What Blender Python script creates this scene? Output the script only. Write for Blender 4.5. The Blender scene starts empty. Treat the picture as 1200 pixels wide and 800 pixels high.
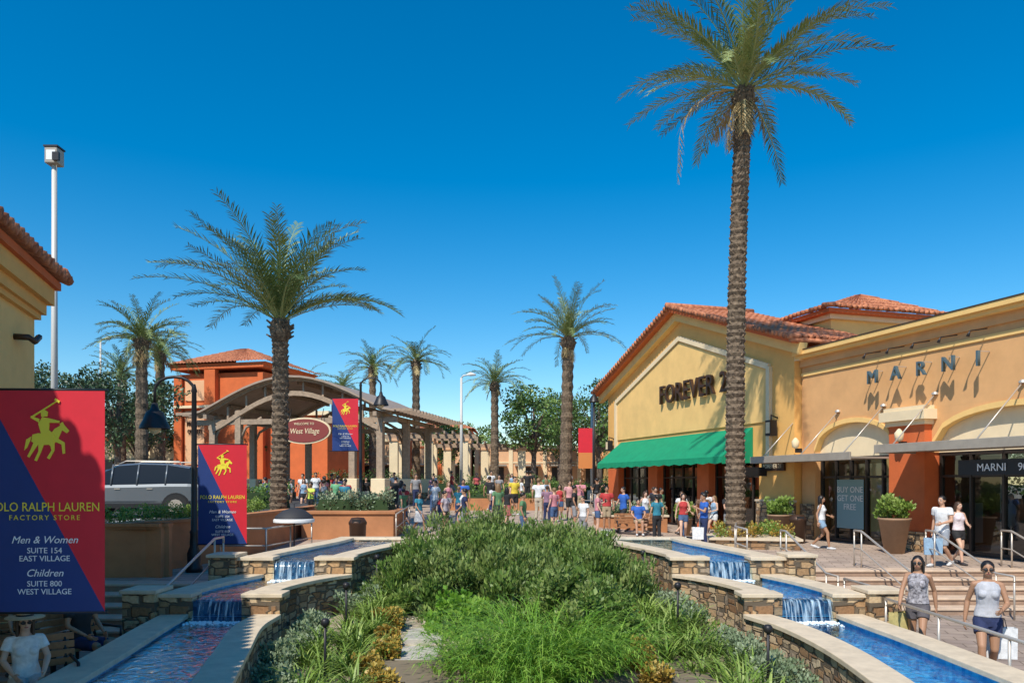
import bpy, math, random
import numpy as np
from mathutils import Vector, Matrix
random.seed(7); rng=np.random.default_rng(7)
scene=bpy.context.scene
R=random.uniform
# ------------------------------------------------------------------ materials
MATS={}
def mat(name,col,rough=.8,metal=0,var=0,vs=3.,bump=0,bs=40.,spec=.5,attr=None,trans=0,coat=0,col2=None):
    if name in MATS: return MATS[name]
    m=bpy.data.materials.new(name); m.use_nodes=True; nt=m.node_tree; N=nt.nodes; L=nt.links
    p=N['Principled BSDF']; p.inputs['Roughness'].default_value=rough; p.inputs['Metallic'].default_value=metal
    p.inputs['Specular IOR Level'].default_value=spec; p.inputs['Coat Weight'].default_value=coat
    c=(*col,1); p.inputs['Base Color'].default_value=c
    tc=N.new('ShaderNodeTexCoord')
    if attr:
        a=N.new('ShaderNodeAttribute'); a.attribute_name='v'; r=N.new('ShaderNodeValToRGB')
        els=attr; r.color_ramp.elements[0].color=(*els[0],1); r.color_ramp.elements[1].color=(*els[-1],1)
        for i,e in enumerate(els[1:-1]):
            x=r.color_ramp.elements.new((i+1)/(len(els)-1)); x.color=(*e,1)
        L.new(a.outputs['Fac'],r.inputs[0]); L.new(r.outputs[0],p.inputs['Base Color'])
        if trans:
            t=N.new('ShaderNodeBsdfTranslucent'); L.new(r.outputs[0],t.inputs[0]); mx=N.new('ShaderNodeMixShader'); mx.inputs[0].default_value=trans
            L.new(p.outputs[0],mx.inputs[1]); L.new(t.outputs[0],mx.inputs[2]); L.new(mx.outputs[0],N['Material Output'].inputs[0])
    elif var or col2:
        n=N.new('ShaderNodeTexNoise'); n.inputs['Scale'].default_value=vs; n.inputs['Detail'].default_value=6; n.inputs['Roughness'].default_value=.65
        L.new(tc.outputs['Object'],n.inputs['Vector'])
        r=N.new('ShaderNodeValToRGB'); r.color_ramp.elements[0].position=.32; r.color_ramp.elements[1].position=.68
        r.color_ramp.elements[0].color=(*[x*(1-var) for x in col],1)
        r.color_ramp.elements[1].color=(*(col2 if col2 else [min(1,x*(1+var)) for x in col]),1)
        L.new(n.outputs['Fac'],r.inputs[0]); L.new(r.outputs[0],p.inputs['Base Color'])
    if bump:
        n=N.new('ShaderNodeTexNoise'); n.inputs['Scale'].default_value=bs; n.inputs['Detail'].default_value=4
        L.new(tc.outputs['Object'],n.inputs['Vector']); b=N.new('ShaderNodeBump'); b.inputs['Strength'].default_value=bump; b.inputs['Distance'].default_value=.02
        L.new(n.outputs['Fac'],b.inputs['Height']); L.new(b.outputs[0],p.inputs['Normal'])
    MATS[name]=m; return m
def stone_mat():
    m=bpy.data.materials.new('ledge_stone'); m.use_nodes=True; nt=m.node_tree; N=nt.nodes; L=nt.links; p=N['Principled BSDF']; p.inputs['Roughness'].default_value=.85
    uv=N.new('ShaderNodeUVMap'); uv.uv_map='UVMap'
    ns=N.new('ShaderNodeTexNoise'); ns.inputs['Scale'].default_value=1.3; L.new(uv.outputs[0],ns.inputs['Vector'])
    mp=N.new('ShaderNodeMapping'); mp.inputs['Scale'].default_value=(3.4,7.0,1); L.new(uv.outputs[0],mp.inputs[0])
    ad=N.new('ShaderNodeVectorMath'); ad.operation='MULTIPLY_ADD'; ad.inputs[1].default_value=(.5,.5,0); L.new(ns.outputs['Color'],ad.inputs[0]); L.new(mp.outputs[0],ad.inputs[2])
    v=N.new('ShaderNodeTexVoronoi'); v.distance='CHEBYCHEV'; v.inputs['Scale'].default_value=1; v.inputs['Randomness'].default_value=.75; L.new(ad.outputs[0],v.inputs['Vector'])
    v2=N.new('ShaderNodeTexVoronoi'); v2.feature='F2'; v2.distance='CHEBYCHEV'; v2.inputs['Scale'].default_value=1; v2.inputs['Randomness'].default_value=.75; L.new(ad.outputs[0],v2.inputs['Vector'])
    sub=N.new('ShaderNodeMath'); sub.operation='SUBTRACT'; L.new(v2.outputs['Distance'],sub.inputs[0]); L.new(v.outputs['Distance'],sub.inputs[1])
    mr=N.new('ShaderNodeMapRange'); mr.inputs[1].default_value=.02; mr.inputs[2].default_value=.14; L.new(sub.outputs[0],mr.inputs[0])
    sx=N.new('ShaderNodeSeparateColor'); L.new(v.outputs['Color'],sx.inputs[0])
    r=N.new('ShaderNodeValToRGB'); cols=[(.20,.10,.045),(.42,.25,.12),(.58,.42,.24),(.32,.24,.17),(.52,.31,.14),(.64,.50,.32)]
    r.color_ramp.elements[0].color=(*cols[0],1); r.color_ramp.elements[1].color=(*cols[-1],1)
    for i,c in enumerate(cols[1:-1]):
        e=r.color_ramp.elements.new((i+1)/5); e.color=(*c,1)
    L.new(sx.outputs[0],r.inputs[0])
    n2=N.new('ShaderNodeTexNoise'); n2.inputs['Scale'].default_value=18; n2.inputs['Detail'].default_value=6; L.new(uv.outputs[0],n2.inputs['Vector'])
    mul=N.new('ShaderNodeMixRGB'); mul.blend_type='OVERLAY'; mul.inputs[0].default_value=.5; L.new(r.outputs[0],mul.inputs[1]); L.new(n2.outputs['Fac'],mul.inputs[2])
    mx=N.new('ShaderNodeMixRGB'); mx.inputs[1].default_value=(.12,.09,.06,1); L.new(mr.outputs[0],mx.inputs[0]); L.new(mul.outputs[0],mx.inputs[2]); L.new(mx.outputs[0],p.inputs['Base Color'])
    hh=N.new('ShaderNodeMath'); hh.operation='MULTIPLY_ADD'; hh.inputs[1].default_value=.35; L.new(n2.outputs['Fac'],hh.inputs[0]); L.new(mr.outputs[0],hh.inputs[2])
    b=N.new('ShaderNodeBump'); b.inputs['Strength'].default_value=.9; b.inputs['Distance'].default_value=.035; L.new(hh.outputs[0],b.inputs['Height']); L.new(b.outputs[0],p.inputs['Normal'])
    return m
def paving_mat(name,c1,c2,sc,mort=.02):
    m=bpy.data.materials.new(name); m.use_nodes=True; nt=m.node_tree; N=nt.nodes; L=nt.links; p=N['Principled BSDF']; p.inputs['Roughness'].default_value=.8
    tc=N.new('ShaderNodeTexCoord'); mp=N.new('ShaderNodeMapping'); mp.inputs['Rotation'].default_value=(0,0,.29); L.new(tc.outputs['Object'],mp.inputs[0])
    br=N.new('ShaderNodeTexBrick'); br.inputs['Scale'].default_value=sc; br.inputs['Color1'].default_value=(*c1,1); br.inputs['Color2'].default_value=(*c2,1)
    br.inputs['Mortar'].default_value=(c1[0]*.45,c1[1]*.42,c1[2]*.4,1); br.inputs['Mortar Size'].default_value=mort; br.inputs['Brick Width'].default_value=.8; br.inputs['Row Height'].default_value=.5
    L.new(mp.outputs[0],br.inputs['Vector'])
    n=N.new('ShaderNodeTexNoise'); n.inputs['Scale'].default_value=1.5; n.inputs['Detail'].default_value=9; L.new(tc.outputs['Object'],n.inputs['Vector'])
    mx=N.new('ShaderNodeMixRGB'); mx.blend_type='OVERLAY'; mx.inputs[0].default_value=.55; L.new(br.outputs[0],mx.inputs[1]); L.new(n.outputs['Fac'],mx.inputs[2]); L.new(mx.outputs[0],p.inputs['Base Color'])
    return m
def water_mat():
    m=bpy.data.materials.new('pool_water'); m.use_nodes=True; nt=m.node_tree; N=nt.nodes; L=nt.links; N.remove(N['Principled BSDF'])
    tc=N.new('ShaderNodeTexCoord'); n=N.new('ShaderNodeTexNoise'); n.inputs['Scale'].default_value=5; n.inputs['Detail'].default_value=4; n.inputs['Distortion'].default_value=1.2; L.new(tc.outputs['Object'],n.inputs['Vector'])
    b=N.new('ShaderNodeBump'); b.inputs['Strength'].default_value=.6; b.inputs['Distance'].default_value=.08; L.new(n.outputs['Fac'],b.inputs['Height'])
    t=N.new('ShaderNodeBsdfTransparent'); r=N.new('ShaderNodeValToRGB'); r.color_ramp.elements[0].position=.35; r.color_ramp.elements[1].position=.68; r.color_ramp.elements[0].color=(.55,.80,.92,1); r.color_ramp.elements[1].color=(1,1,1,1); L.new(n.outputs['Fac'],r.inputs[0]); L.new(r.outputs[0],t.inputs[0])  # refraction ripples imitated by a noise tint in the transparent colour
    g=N.new('ShaderNodeBsdfGlossy'); g.inputs['Roughness'].default_value=.05; L.new(b.outputs[0],g.inputs['Normal'])
    f=N.new('ShaderNodeFresnel'); f.inputs[0].default_value=1.3; L.new(b.outputs[0],f.inputs['Normal'])
    mx=N.new('ShaderNodeMixShader'); L.new(f.outputs[0],mx.inputs[0]); L.new(t.outputs[0],mx.inputs[1]); L.new(g.outputs[0],mx.inputs[2]); L.new(mx.outputs[0],N['Material Output'].inputs[0])
    return m
def fall_mat():
    m=bpy.data.materials.new('falling_water'); m.use_nodes=True; nt=m.node_tree; N=nt.nodes; L=nt.links; p=N['Principled BSDF']; p.inputs['Base Color'].default_value=(.62,.78,.88,1); p.inputs['Roughness'].default_value=.12
    tc=N.new('ShaderNodeTexCoord'); mp=N.new('ShaderNodeMapping'); mp.inputs['Scale'].default_value=(26,4,2.2); L.new(tc.outputs['Object'],mp.inputs[0]); n=N.new('ShaderNodeTexNoise'); n.inputs['Scale'].default_value=1; n.inputs['Detail'].default_value=5; L.new(mp.outputs[0],n.inputs['Vector'])
    r=N.new('ShaderNodeMapRange'); r.inputs[1].default_value=.48; r.inputs[2].default_value=.75; r.inputs[4].default_value=.85; L.new(n.outputs['Fac'],r.inputs[0])
    t=N.new('ShaderNodeBsdfTransparent'); t.inputs[0].default_value=(.8,.9,.95,1); mx=N.new('ShaderNodeMixShader'); L.new(r.outputs[0],mx.inputs[0]); L.new(t.outputs[0],mx.inputs[1]); L.new(p.outputs[0],mx.inputs[2]); L.new(mx.outputs[0],N['Material Output'].inputs[0]); return m
def glass_mat():
    m=bpy.data.materials.new('shop_glass'); m.use_nodes=True; nt=m.node_tree; N=nt.nodes; L=nt.links; N.remove(N['Principled BSDF'])
    t=N.new('ShaderNodeBsdfTransparent'); t.inputs[0].default_value=(.45,.5,.5,1); g=N.new('ShaderNodeBsdfGlossy'); g.inputs['Roughness'].default_value=.02
    f=N.new('ShaderNodeFresnel'); f.inputs[0].default_value=1.9; mx=N.new('ShaderNodeMixShader')
    L.new(f.outputs[0],mx.inputs[0]); L.new(t.outputs[0],mx.inputs[1]); L.new(g.outputs[0],mx.inputs[2]); L.new(mx.outputs[0],N['Material Output'].inputs[0]); return m
def tile_mat(name,c1,c2,sc):
    m=bpy.data.materials.new(name); m.use_nodes=True; nt=m.node_tree; N=nt.nodes; L=nt.links; p=N['Principled BSDF']; p.inputs['Roughness'].default_value=.35
    tc=N.new('ShaderNodeTexCoord'); v=N.new('ShaderNodeTexVoronoi'); v.inputs['Scale'].default_value=sc; v.inputs['Randomness'].default_value=.15; L.new(tc.outputs['Object'],v.inputs['Vector'])
    s=N.new('ShaderNodeSeparateColor'); L.new(v.outputs['Color'],s.inputs[0]); mx=N.new('ShaderNodeMixRGB'); mx.inputs[1].default_value=(*c1,1); mx.inputs[2].default_value=(*c2,1)
    L.new(s.outputs[0],mx.inputs[0]); L.new(mx.outputs[0],p.inputs['Base Color']); return m
STONE=stone_mat(); WATER=water_mat(); GLASS=glass_mat(); FALL=fall_mat()
POOLT=tile_mat('pool_tile',(.02,.33,.66),(.12,.58,.86),14)
DTILE=tile_mat('spillway_tile',(.01,.04,.10),(.05,.15,.26),16)
CAP=mat('cap_concrete',(.64,.52,.37),.75,var=.14,vs=4,bump=.2,bs=60)
PAVE=paving_mat('plaza_paving',(.46,.35,.27),(.38,.29,.23),1.6)
PAVE2=paving_mat('lower_paving',(.36,.28,.22),(.30,.23,.19),1.6)
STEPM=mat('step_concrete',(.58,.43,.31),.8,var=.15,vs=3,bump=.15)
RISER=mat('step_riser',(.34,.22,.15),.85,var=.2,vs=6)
YEL=mat('stucco_yellow',(.80,.44,.13),.9,var=.08,vs=1.2,bump=.25,bs=70)
YEL2=mat('stucco_light',(.86,.55,.20),.9,var=.08,vs=1.2,bump=.25,bs=70)
TAN=mat('stucco_tan',(.70,.38,.16),.9,var=.1,vs=1.,bump=.25,bs=70)
CREAM=mat('stucco_cream',(.80,.64,.41),.9,var=.06,vs=2,bump=.2,bs=70)
TERRA=mat('stucco_terracotta',(.62,.14,.04),.9,var=.1,vs=1.4,bump=.25,bs=70)
BROWNW=mat('planter_stucco',(.47,.20,.085),.9,var=.15,vs=1.4,bump=.25,bs=70)
PEACH=mat('stucco_peach',(.74,.43,.24),.9,var=.07,vs=1)
ROOFT=mat('clay_tile',(.40,.10,.04),.8,var=.45,vs=5,col2=(.68,.27,.13),bump=.3,bs=20)
METAL=mat('rail_metal',(.60,.53,.45),.4,metal=.5)
DARKM=mat('dark_metal',(.03,.028,.03),.45,metal=.4)
SLAB=mat('canopy_metal',(.38,.33,.27),.5,metal=.2,var=.1)
FRAME=mat('window_frame',(.06,.05,.045),.4,metal=.5)
WOOD=mat('timber_taupe',(.36,.26,.18),.8,var=.25,vs=6)
WOODR=mat('bench_wood',(.34,.15,.06),.6,var=.3,vs=8)
BRWN=mat('sign_bronze',(.07,.035,.02),.45,metal=.3)
WHITE=mat('white_paint',(.8,.8,.78),.5)
BLACK=mat('black_paint',(.015,.015,.017),.5)
GREENC=mat('awning_canvas',(.0,.26,.12),.75,var=.12,vs=3)
SOIL=mat('planting_soil',(.34,.25,.16),.95,var=.4,vs=5,bump=.8,bs=25,col2=(.58,.50,.38))
ASPH=mat('asphalt',(.055,.055,.058),.9,var=.25,vs=2,bump=.3)
CONC=mat('path_concrete',(.46,.43,.38),.85,var=.15,vs=5,bump=.2)
TRUNK=mat('palm_trunk',(.085,.055,.035),.95,var=.5,vs=9,bump=.9,bs=28,col2=(.26,.185,.12))
BARK=mat('tree_bark',(.16,.12,.09),.95,var=.4,vs=8,bump=.6)
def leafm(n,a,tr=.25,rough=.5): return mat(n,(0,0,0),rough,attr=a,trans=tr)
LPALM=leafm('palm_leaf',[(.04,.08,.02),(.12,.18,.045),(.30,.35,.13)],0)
LPALMD=leafm('palm_leaf_dry',[(.20,.12,.05),(.40,.28,.12),(.55,.43,.22)],0,.8)
LTREE=leafm('tree_leaf',[(.02,.05,.01),(.07,.13,.025),(.16,.24,.05)],0)
LTREE2=leafm('light_tree_leaf',[(.04,.09,.015),(.12,.21,.04),(.26,.35,.09)],0)
LPINE=leafm('pine_leaf',[(.015,.04,.018),(.05,.095,.04),(.11,.17,.06)],0)
LBUSH=leafm('bush_leaf',[(.04,.09,.015),(.13,.23,.04),(.30,.40,.10)],.25)
LBUSH2=leafm('olive_leaf',[(.07,.11,.02),(.20,.28,.07),(.38,.45,.16)],.25)
LBUSHB=leafm('feathery_leaf',[(.05,.14,.012),(.17,.36,.03),(.38,.56,.09)],.3)
LSTRAP=leafm('strap_leaf',[(.07,.13,.015),(.21,.33,.05),(.44,.52,.16)],.25)
LGOLD=leafm('golden_leaf',[(.22,.11,.02),(.46,.30,.05),(.62,.50,.14)],.2)
LGREY=leafm('silver_leaf',[(.09,.14,.07),(.22,.29,.16),(.40,.46,.30)],.1)
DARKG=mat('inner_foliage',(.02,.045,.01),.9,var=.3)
# ------------------------------------------------------------------ mesh builder
def mkmesh(name,v,f,mats,mi=None,smooth=False,uv=None):
    me=bpy.data.meshes.new(name); me.from_pydata([tuple(x) for x in v],[],f)
    for m in (mats if isinstance(mats,list) else [mats]): me.materials.append(m)
    if mi is not None: me.polygons.foreach_set('material_index',np.array(mi,dtype=np.int32))
    if smooth is True: me.polygons.foreach_set('use_smooth',np.ones(len(f),dtype=bool))
    if uv is not None:
        l=me.uv_layers.new(name='UVMap'); l.data.foreach_set('uv',np.array(uv,dtype=np.float32).ravel())
    me.update(); return me
def link(ob,parent=None):
    scene.collection.objects.link(ob)
    if parent: ob.parent=parent
    return ob
class B:
    def __init__(s,name,M=None): s.name=name; s.M=M or Matrix(); s.P={}; s.T=[]
    def add(s,part,m,v,f,uv=None,smooth=False,bev=0):
        d=s.P.setdefault(part,dict(v=[],f=[],m=m,uv=[],sm=[],bev=bev)); o=len(d['v']); d['v']+= [tuple(x) for x in v]
        for i,fc in enumerate(f):
            d['f'].append(tuple(a+o for a in fc)); d['sm'].append(smooth)
            if uv: d['uv']+=uv[i]
            else: d['uv']+=[(v[a][0]+v[a][1],v[a][2]) for a in fc]
    def box(s,part,m,a,b,bev=0,M=None):
        x0,y0,z0=a; x1,y1,z1=b
        if x0>x1:x0,x1=x1,x0
        if y0>y1:y0,y1=y1,y0
        if z0>z1:z0,z1=z1,z0
        v=[(x0,y0,z0),(x1,y0,z0),(x1,y1,z0),(x0,y1,z0),(x0,y0,z1),(x1,y0,z1),(x1,y1,z1),(x0,y1,z1)]
        if M: v=[tuple(M@Vector(q)) for q in v]
        s.add(part,m,v,[(0,3,2,1),(4,5,6,7),(0,1,5,4),(1,2,6,5),(2,3,7,6),(3,0,4,7)],bev=bev)
    def prism(s,part,m,poly,y0,y1,bev=0):
        n=len(poly); v=[(p[0],y0,p[1]) for p in poly]+[(p[0],y1,p[1]) for p in poly]
        f=[tuple(range(n)),tuple(range(2*n-1,n-1,-1))]+[(i,i+n,(i+1)%n+n,(i+1)%n) for i in range(n)]
        s.add(part,m,v,f,bev=bev)
    def prismz(s,part,m,poly,z0,z1,bev=0):
        n=len(poly); v=[(p[0],p[1],z0) for p in poly]+[(p[0],p[1],z1) for p in poly]
        f=[tuple(range(n-1,-1,-1)),tuple(range(n,2*n))]+[(i,(i+1)%n,(i+1)%n+n,i+n) for i in range(n)]
        s.add(part,m,v,f,bev=bev)
    def tube(s,part,m,pts,rad,n=8,caps=True,smooth=True):
        v,f=tubegeo(pts,rad,n,caps); s.add(part,m,v,f,smooth=smooth)
    def lathe(s,part,m,c,prof,n=20,smooth=True):
        v=[];f=[]
        for r,z in prof:
            for k in range(n):
                a=2*math.pi*k/n; v.append((c[0]+r*math.cos(a),c[1]+r*math.sin(a),c[2]+z))
        for i in range(len(prof)-1):
            for k in range(n): f.append((i*n+k,i*n+(k+1)%n,(i+1)*n+(k+1)%n,(i+1)*n+k))
        s.add(part,m,v,f,smooth=smooth)
    def text(s,part,body,m,loc,size,sx=1,ext=.02,rz=0,align='CENTER',shear=0,sp=1):
        s.T.append((part,body,m,loc,size,sx,ext,rz,align,shear,sp))
    def done(s):
        keys=list(s.P)
        multi=len(keys)+len(s.T)>1
        root=None
        if multi:
            root=bpy.data.objects.new(s.name,None); root.empty_display_size=.3; root.matrix_world=s.M; link(root)
        for k in keys:
            d=s.P[k]; me=mkmesh(k,d['v'],d['f'],d['m'],uv=d['uv']); me.polygons.foreach_set('use_smooth',np.array(d['sm'],dtype=bool))
            ob=bpy.data.objects.new(k if multi else s.name,me); link(ob,root)
            if not multi: ob.matrix_world=s.M; root=ob
            if d['bev']:
                bm=ob.modifiers.new('bev','BEVEL'); bm.width=d['bev']; bm.segments=2; bm.limit_method='ANGLE'
        for part,body,m,loc,size,sx,ext,rz,al,sh,sp in s.T:
            c=bpy.data.curves.new(part,'FONT'); c.body=body; c.size=size; c.extrude=ext; c.align_x=al; c.shear=sh; c.space_character=sp; c.resolution_u=3
            c.materials.append(m); ob=bpy.data.objects.new(part,c); link(ob,root)
            ob.matrix_local=Matrix.Translation(loc)@Matrix.Rotation(rz,4,'Z')@Matrix.Rotation(math.pi/2,4,'X')@Matrix.Diagonal((sx,1,1,1))
        return root
def tubegeo(pts,rad,n=8,caps=True):
    pts=[Vector(p) for p in pts]
    if not hasattr(rad,'__len__'): rad=[rad]*len(pts)
    v=[];f=[]; ref=None
    for i,p in enumerate(pts):
        t=(pts[min(i+1,len(pts)-1)]-pts[max(i-1,0)]).normalized()
        if ref is None:
            ref=Vector((0,0,1)) if abs(t.z)<.9 else Vector((1,0,0))
            ref=(ref-t*ref.dot(t)).normalized()
        else: ref=(ref-t*ref.dot(t)).normalized()
        b=t.cross(ref)
        for k in range(n):
            a=2*math.pi*k/n; v.append(p+ref*math.cos(a)*rad[i]+b*math.sin(a)*rad[i])
    for i in range(len(pts)-1):
        for k in range(n): f.append((i*n+k,i*n+(k+1)%n,(i+1)*n+(k+1)%n,(i+1)*n+k))
    if caps: f.append(tuple(range(n-1,-1,-1))); f.append(tuple(range((len(pts)-1)*n,len(pts)*n)))
    return v,f
def cr(pts,k=6):
    P=[np.array(p,float) for p in pts]; P=[2*P[0]-P[1]]+P+[2*P[-1]-P[-2]]; out=[]
    for i in range(1,len(P)-2):
        for j in range(k):
            t=j/k; a,b,c,d=P[i-1:i+3]
            out.append(.5*((2*b)+(-a+c)*t+(2*a-5*b+4*c-d)*t*t+(-a+3*b-3*c+d)*t**3))
    out.append(P[-2]); return out
def offset(pts,d):
    out=[]
    for i,p in enumerate(pts):
        t=pts[min(i+1,len(pts)-1)]-pts[max(i-1,0)]; t=t/np.linalg.norm(t); out.append(p+np.array([t[1],-t[0]])*d)
    return out
def ribbon(b,part,m,A,C,z0,z1,bev=0):
    n=len(A); v=[];f=[];uv=[]
    u=0; us=[]
    for i in range(n):
        if i: u+=float(np.linalg.norm(A[i]-A[i-1]))
        us.append(u)
    for i in range(n): v+=[(A[i][0],A[i][1],z0),(A[i][0],A[i][1],z1),(C[i][0],C[i][1],z1),(C[i][0],C[i][1],z0)]
    for i in range(n-1):
        a=4*i;c=a+4; f+=[(a,a+1,c+1,c),(a+1,a+2,c+2,c+1),(a+2,a+3,c+3,c+2)]
        uv+=[[(us[i],z0),(us[i],z1),(us[i+1],z1),(us[i+1],z0)],[(us[i],z1),(us[i],z1+.4),(us[i+1],z1+.4),(us[i+1],z1)],[(us[i],z1),(us[i],z0),(us[i+1],z0),(us[i+1],z1)]]
    w=.4
    f+=[(0,3,2,1),(4*n-4,4*n-3,4*n-2,4*n-1)]; uv+=[[(0,z0),(w,z0),(w,z1),(0,z1)],[(0,z0),(0,z1),(w,z1),(w,z0)]]
    b.add(part,m,v,f,uv=uv,bev=bev)
def tile_roof(b,part,p0,p1,p2,p3,w=.3,row=.42,amp=.07):
    p0,p1,p2,p3=[Vector(p) for p in (p0,p1,p2,p3)]
    W=(p1-p0).length; H=((p3+p2)/2-(p0+p1)/2).length; nu=max(6,int(W/w)*4); rows=max(2,int(H/row)); nrm=(p1-p0).cross(((p3+p2)-(p0+p1))/2).normalized()
    if nrm.z<0: nrm=-nrm
    v=[];f=[]
    vs=[]
    for r in range(rows): vs+=[(r/rows,.035),((r+.97)/rows,0.0)]
    for t,h in vs:
        a=p0.lerp(p3,t); c=p1.lerp(p2,t)
        for i in range(nu+1):
            s=i/nu; ph=i%4; v.append(a.lerp(c,s)+nrm*(h+amp*[0,.75,1,.75][ph]))
    for j in range(len(vs)-1):
        for i in range(nu): k=j*(nu+1)+i; f.append((k,k+1,k+nu+2,k+nu+1))
    b.add(part,ROOFT,v,f,smooth=False)
def tile_ends(b,part,pA,pB,ax,r=.1,L=.35,sp=.27):
    pA,pB,ax=Vector(pA),Vector(pB),Vector(ax).normalized(); n=int((pB-pA).length/sp)
    for i in range(n+1):
        p=pA.lerp(pB,i/n)+Vector((R(-.01,.01),0,R(-.012,.012))); b.tube(part,ROOFT,[p,p+ax*L],[r,r*.85],8,smooth=True)
def gz(x,y):
    r=min(max((y-24)/22,0),1)*1.05
    return r*min(max((7.5-x)/4,0),1)
# ------------------------------------------------------------------ people
SKIN=[mat('skin_a',(.54,.30,.19),.55),mat('skin_b',(.40,.21,.12),.55),mat('skin_c',(.64,.39,.27),.55)]
HAIR=[mat('hair_black',(.012,.009,.008),.45),mat('hair_brown',(.06,.03,.015),.5),mat('hair_fair',(.22,.13,.06),.5)]
SHOE=mat('shoe_dark',(.05,.04,.04),.6); SHOEW=mat('shoe_white',(.6,.6,.6),.6); EYEW=mat('eye_white',(.7,.7,.7),.3); LIP=mat('lip',(.35,.10,.08),.5)
class Buf:
    def __init__(s): s.v=[];s.f=[]
    def raw(s,v,f): o=len(s.v); s.v+= [tuple(x) for x in v]; s.f+=[tuple(a+o for a in q) for q in f]
    def cone(s,p,q,r1,r2,n=10): 
        v,f=tubegeo([p,q],[r1,r2],n); s.raw(v,f); s.ell(p,(r1,)*3,n,6); s.ell(q,(r2,)*3,n,6)
    def ell(s,c,r,n=12,k=8,M=None):
        v=[];f=[]
        for i in range(k+1):
            th=math.pi*i/k
            for j in range(n):
                a=2*math.pi*j/n; q=Vector((r[0]*math.sin(th)*math.cos(a),r[1]*math.sin(th)*math.sin(a),-r[2]*math.cos(th)))
                if M: q=M@q
                v.append(Vector(c)+q)
        for i in range(k):
            for j in range(n): f.append((i*n+j,i*n+(j+1)%n,(i+1)*n+(j+1)%n,(i+1)*n+j))
        s.raw(v,f)
    def loft(s,secs,n=16):
        v=[];f=[]
        for x,y,z,rx,ry in secs:
            for j in range(n): a=2*math.pi*j/n; v.append((x+rx*math.cos(a),y+ry*math.sin(a),z))
        for i in range(len(secs)-1):
            for j in range(n): f.append((i*n+j,i*n+(j+1)%n,(i+1)*n+(j+1)%n,(i+1)*n+j))
        f.append(tuple(range(n-1,-1,-1))); f.append(tuple(range((len(secs)-1)*n,len(secs)*n))); s.raw(v,f)
def remesh(buf,vox,sm=4):
    me=bpy.data.meshes.new('t'); me.from_pydata(buf.v,[],buf.f); ob=bpy.data.objects.new('t',me); scene.collection.objects.link(ob)
    m=ob.modifiers.new('r','REMESH'); m.mode='VOXEL'; m.voxel_size=vox
    s=ob.modifiers.new('s','SMOOTH'); s.iterations=sm; s.factor=.5
    dg=bpy.context.evaluated_depsgraph_get(); dg.update(); e=ob.evaluated_get(dg).to_mesh()
    v=np.empty(len(e.vertices)*3,dtype=np.float32); e.vertices.foreach_get('co',v); f=[tuple(p.vertices) for p in e.polygons]; v=v.reshape(-1,3)
    bpy.data.objects.remove(ob); bpy.data.meshes.remove(me); return v.tolist(),f
POSES={
 'stand':dict(P=.90,kn=[(.09,-.02,.48),(-.09,-.02,.48)],an=[(.11,.02,.08),(-.10,.02,.08)],el=[(.25,.04,1.14),(-.25,.04,1.14)],wr=[(.27,-.06,.89),(-.26,-.06,.89)]),
 'walk':dict(P=.88,kn=[(.09,-.20,.50),(-.08,.02,.46)],an=[(.09,-.27,.09),(-.08,.31,.16)],el=[(.24,.13,1.13),(-.24,-.08,1.13)],wr=[(.25,.12,.87),(-.23,-.27,.94)]),
 'walk2':dict(P=.88,kn=[(.08,-.04,.46),(-.09,-.20,.52)],an=[(.08,.27,.15),(-.09,-.24,.09)],el=[(.25,-.03,1.12),(-.25,.10,1.13)],wr=[(.14,-.24,1.06),(-.27,.06,.87)]),
 'phone':dict(P=.90,kn=[(.09,-.03,.48),(-.09,.0,.48)],an=[(.13,.02,.08),(-.10,.02,.08)],el=[(.24,-.08,1.14),(-.25,.04,1.14)],wr=[(.08,-.28,1.27),(-.26,-.08,.90)]),
 'sit':dict(P=.53,kn=[(.11,-.44,.50),(-.11,-.46,.50)],an=[(.12,-.42,.08),(-.10,-.50,.08)],el=[(.25,-.04,.78),(-.25,-.04,.78)],wr=[(.15,-.30,.64),(-.15,-.30,.64)]),
}
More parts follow.
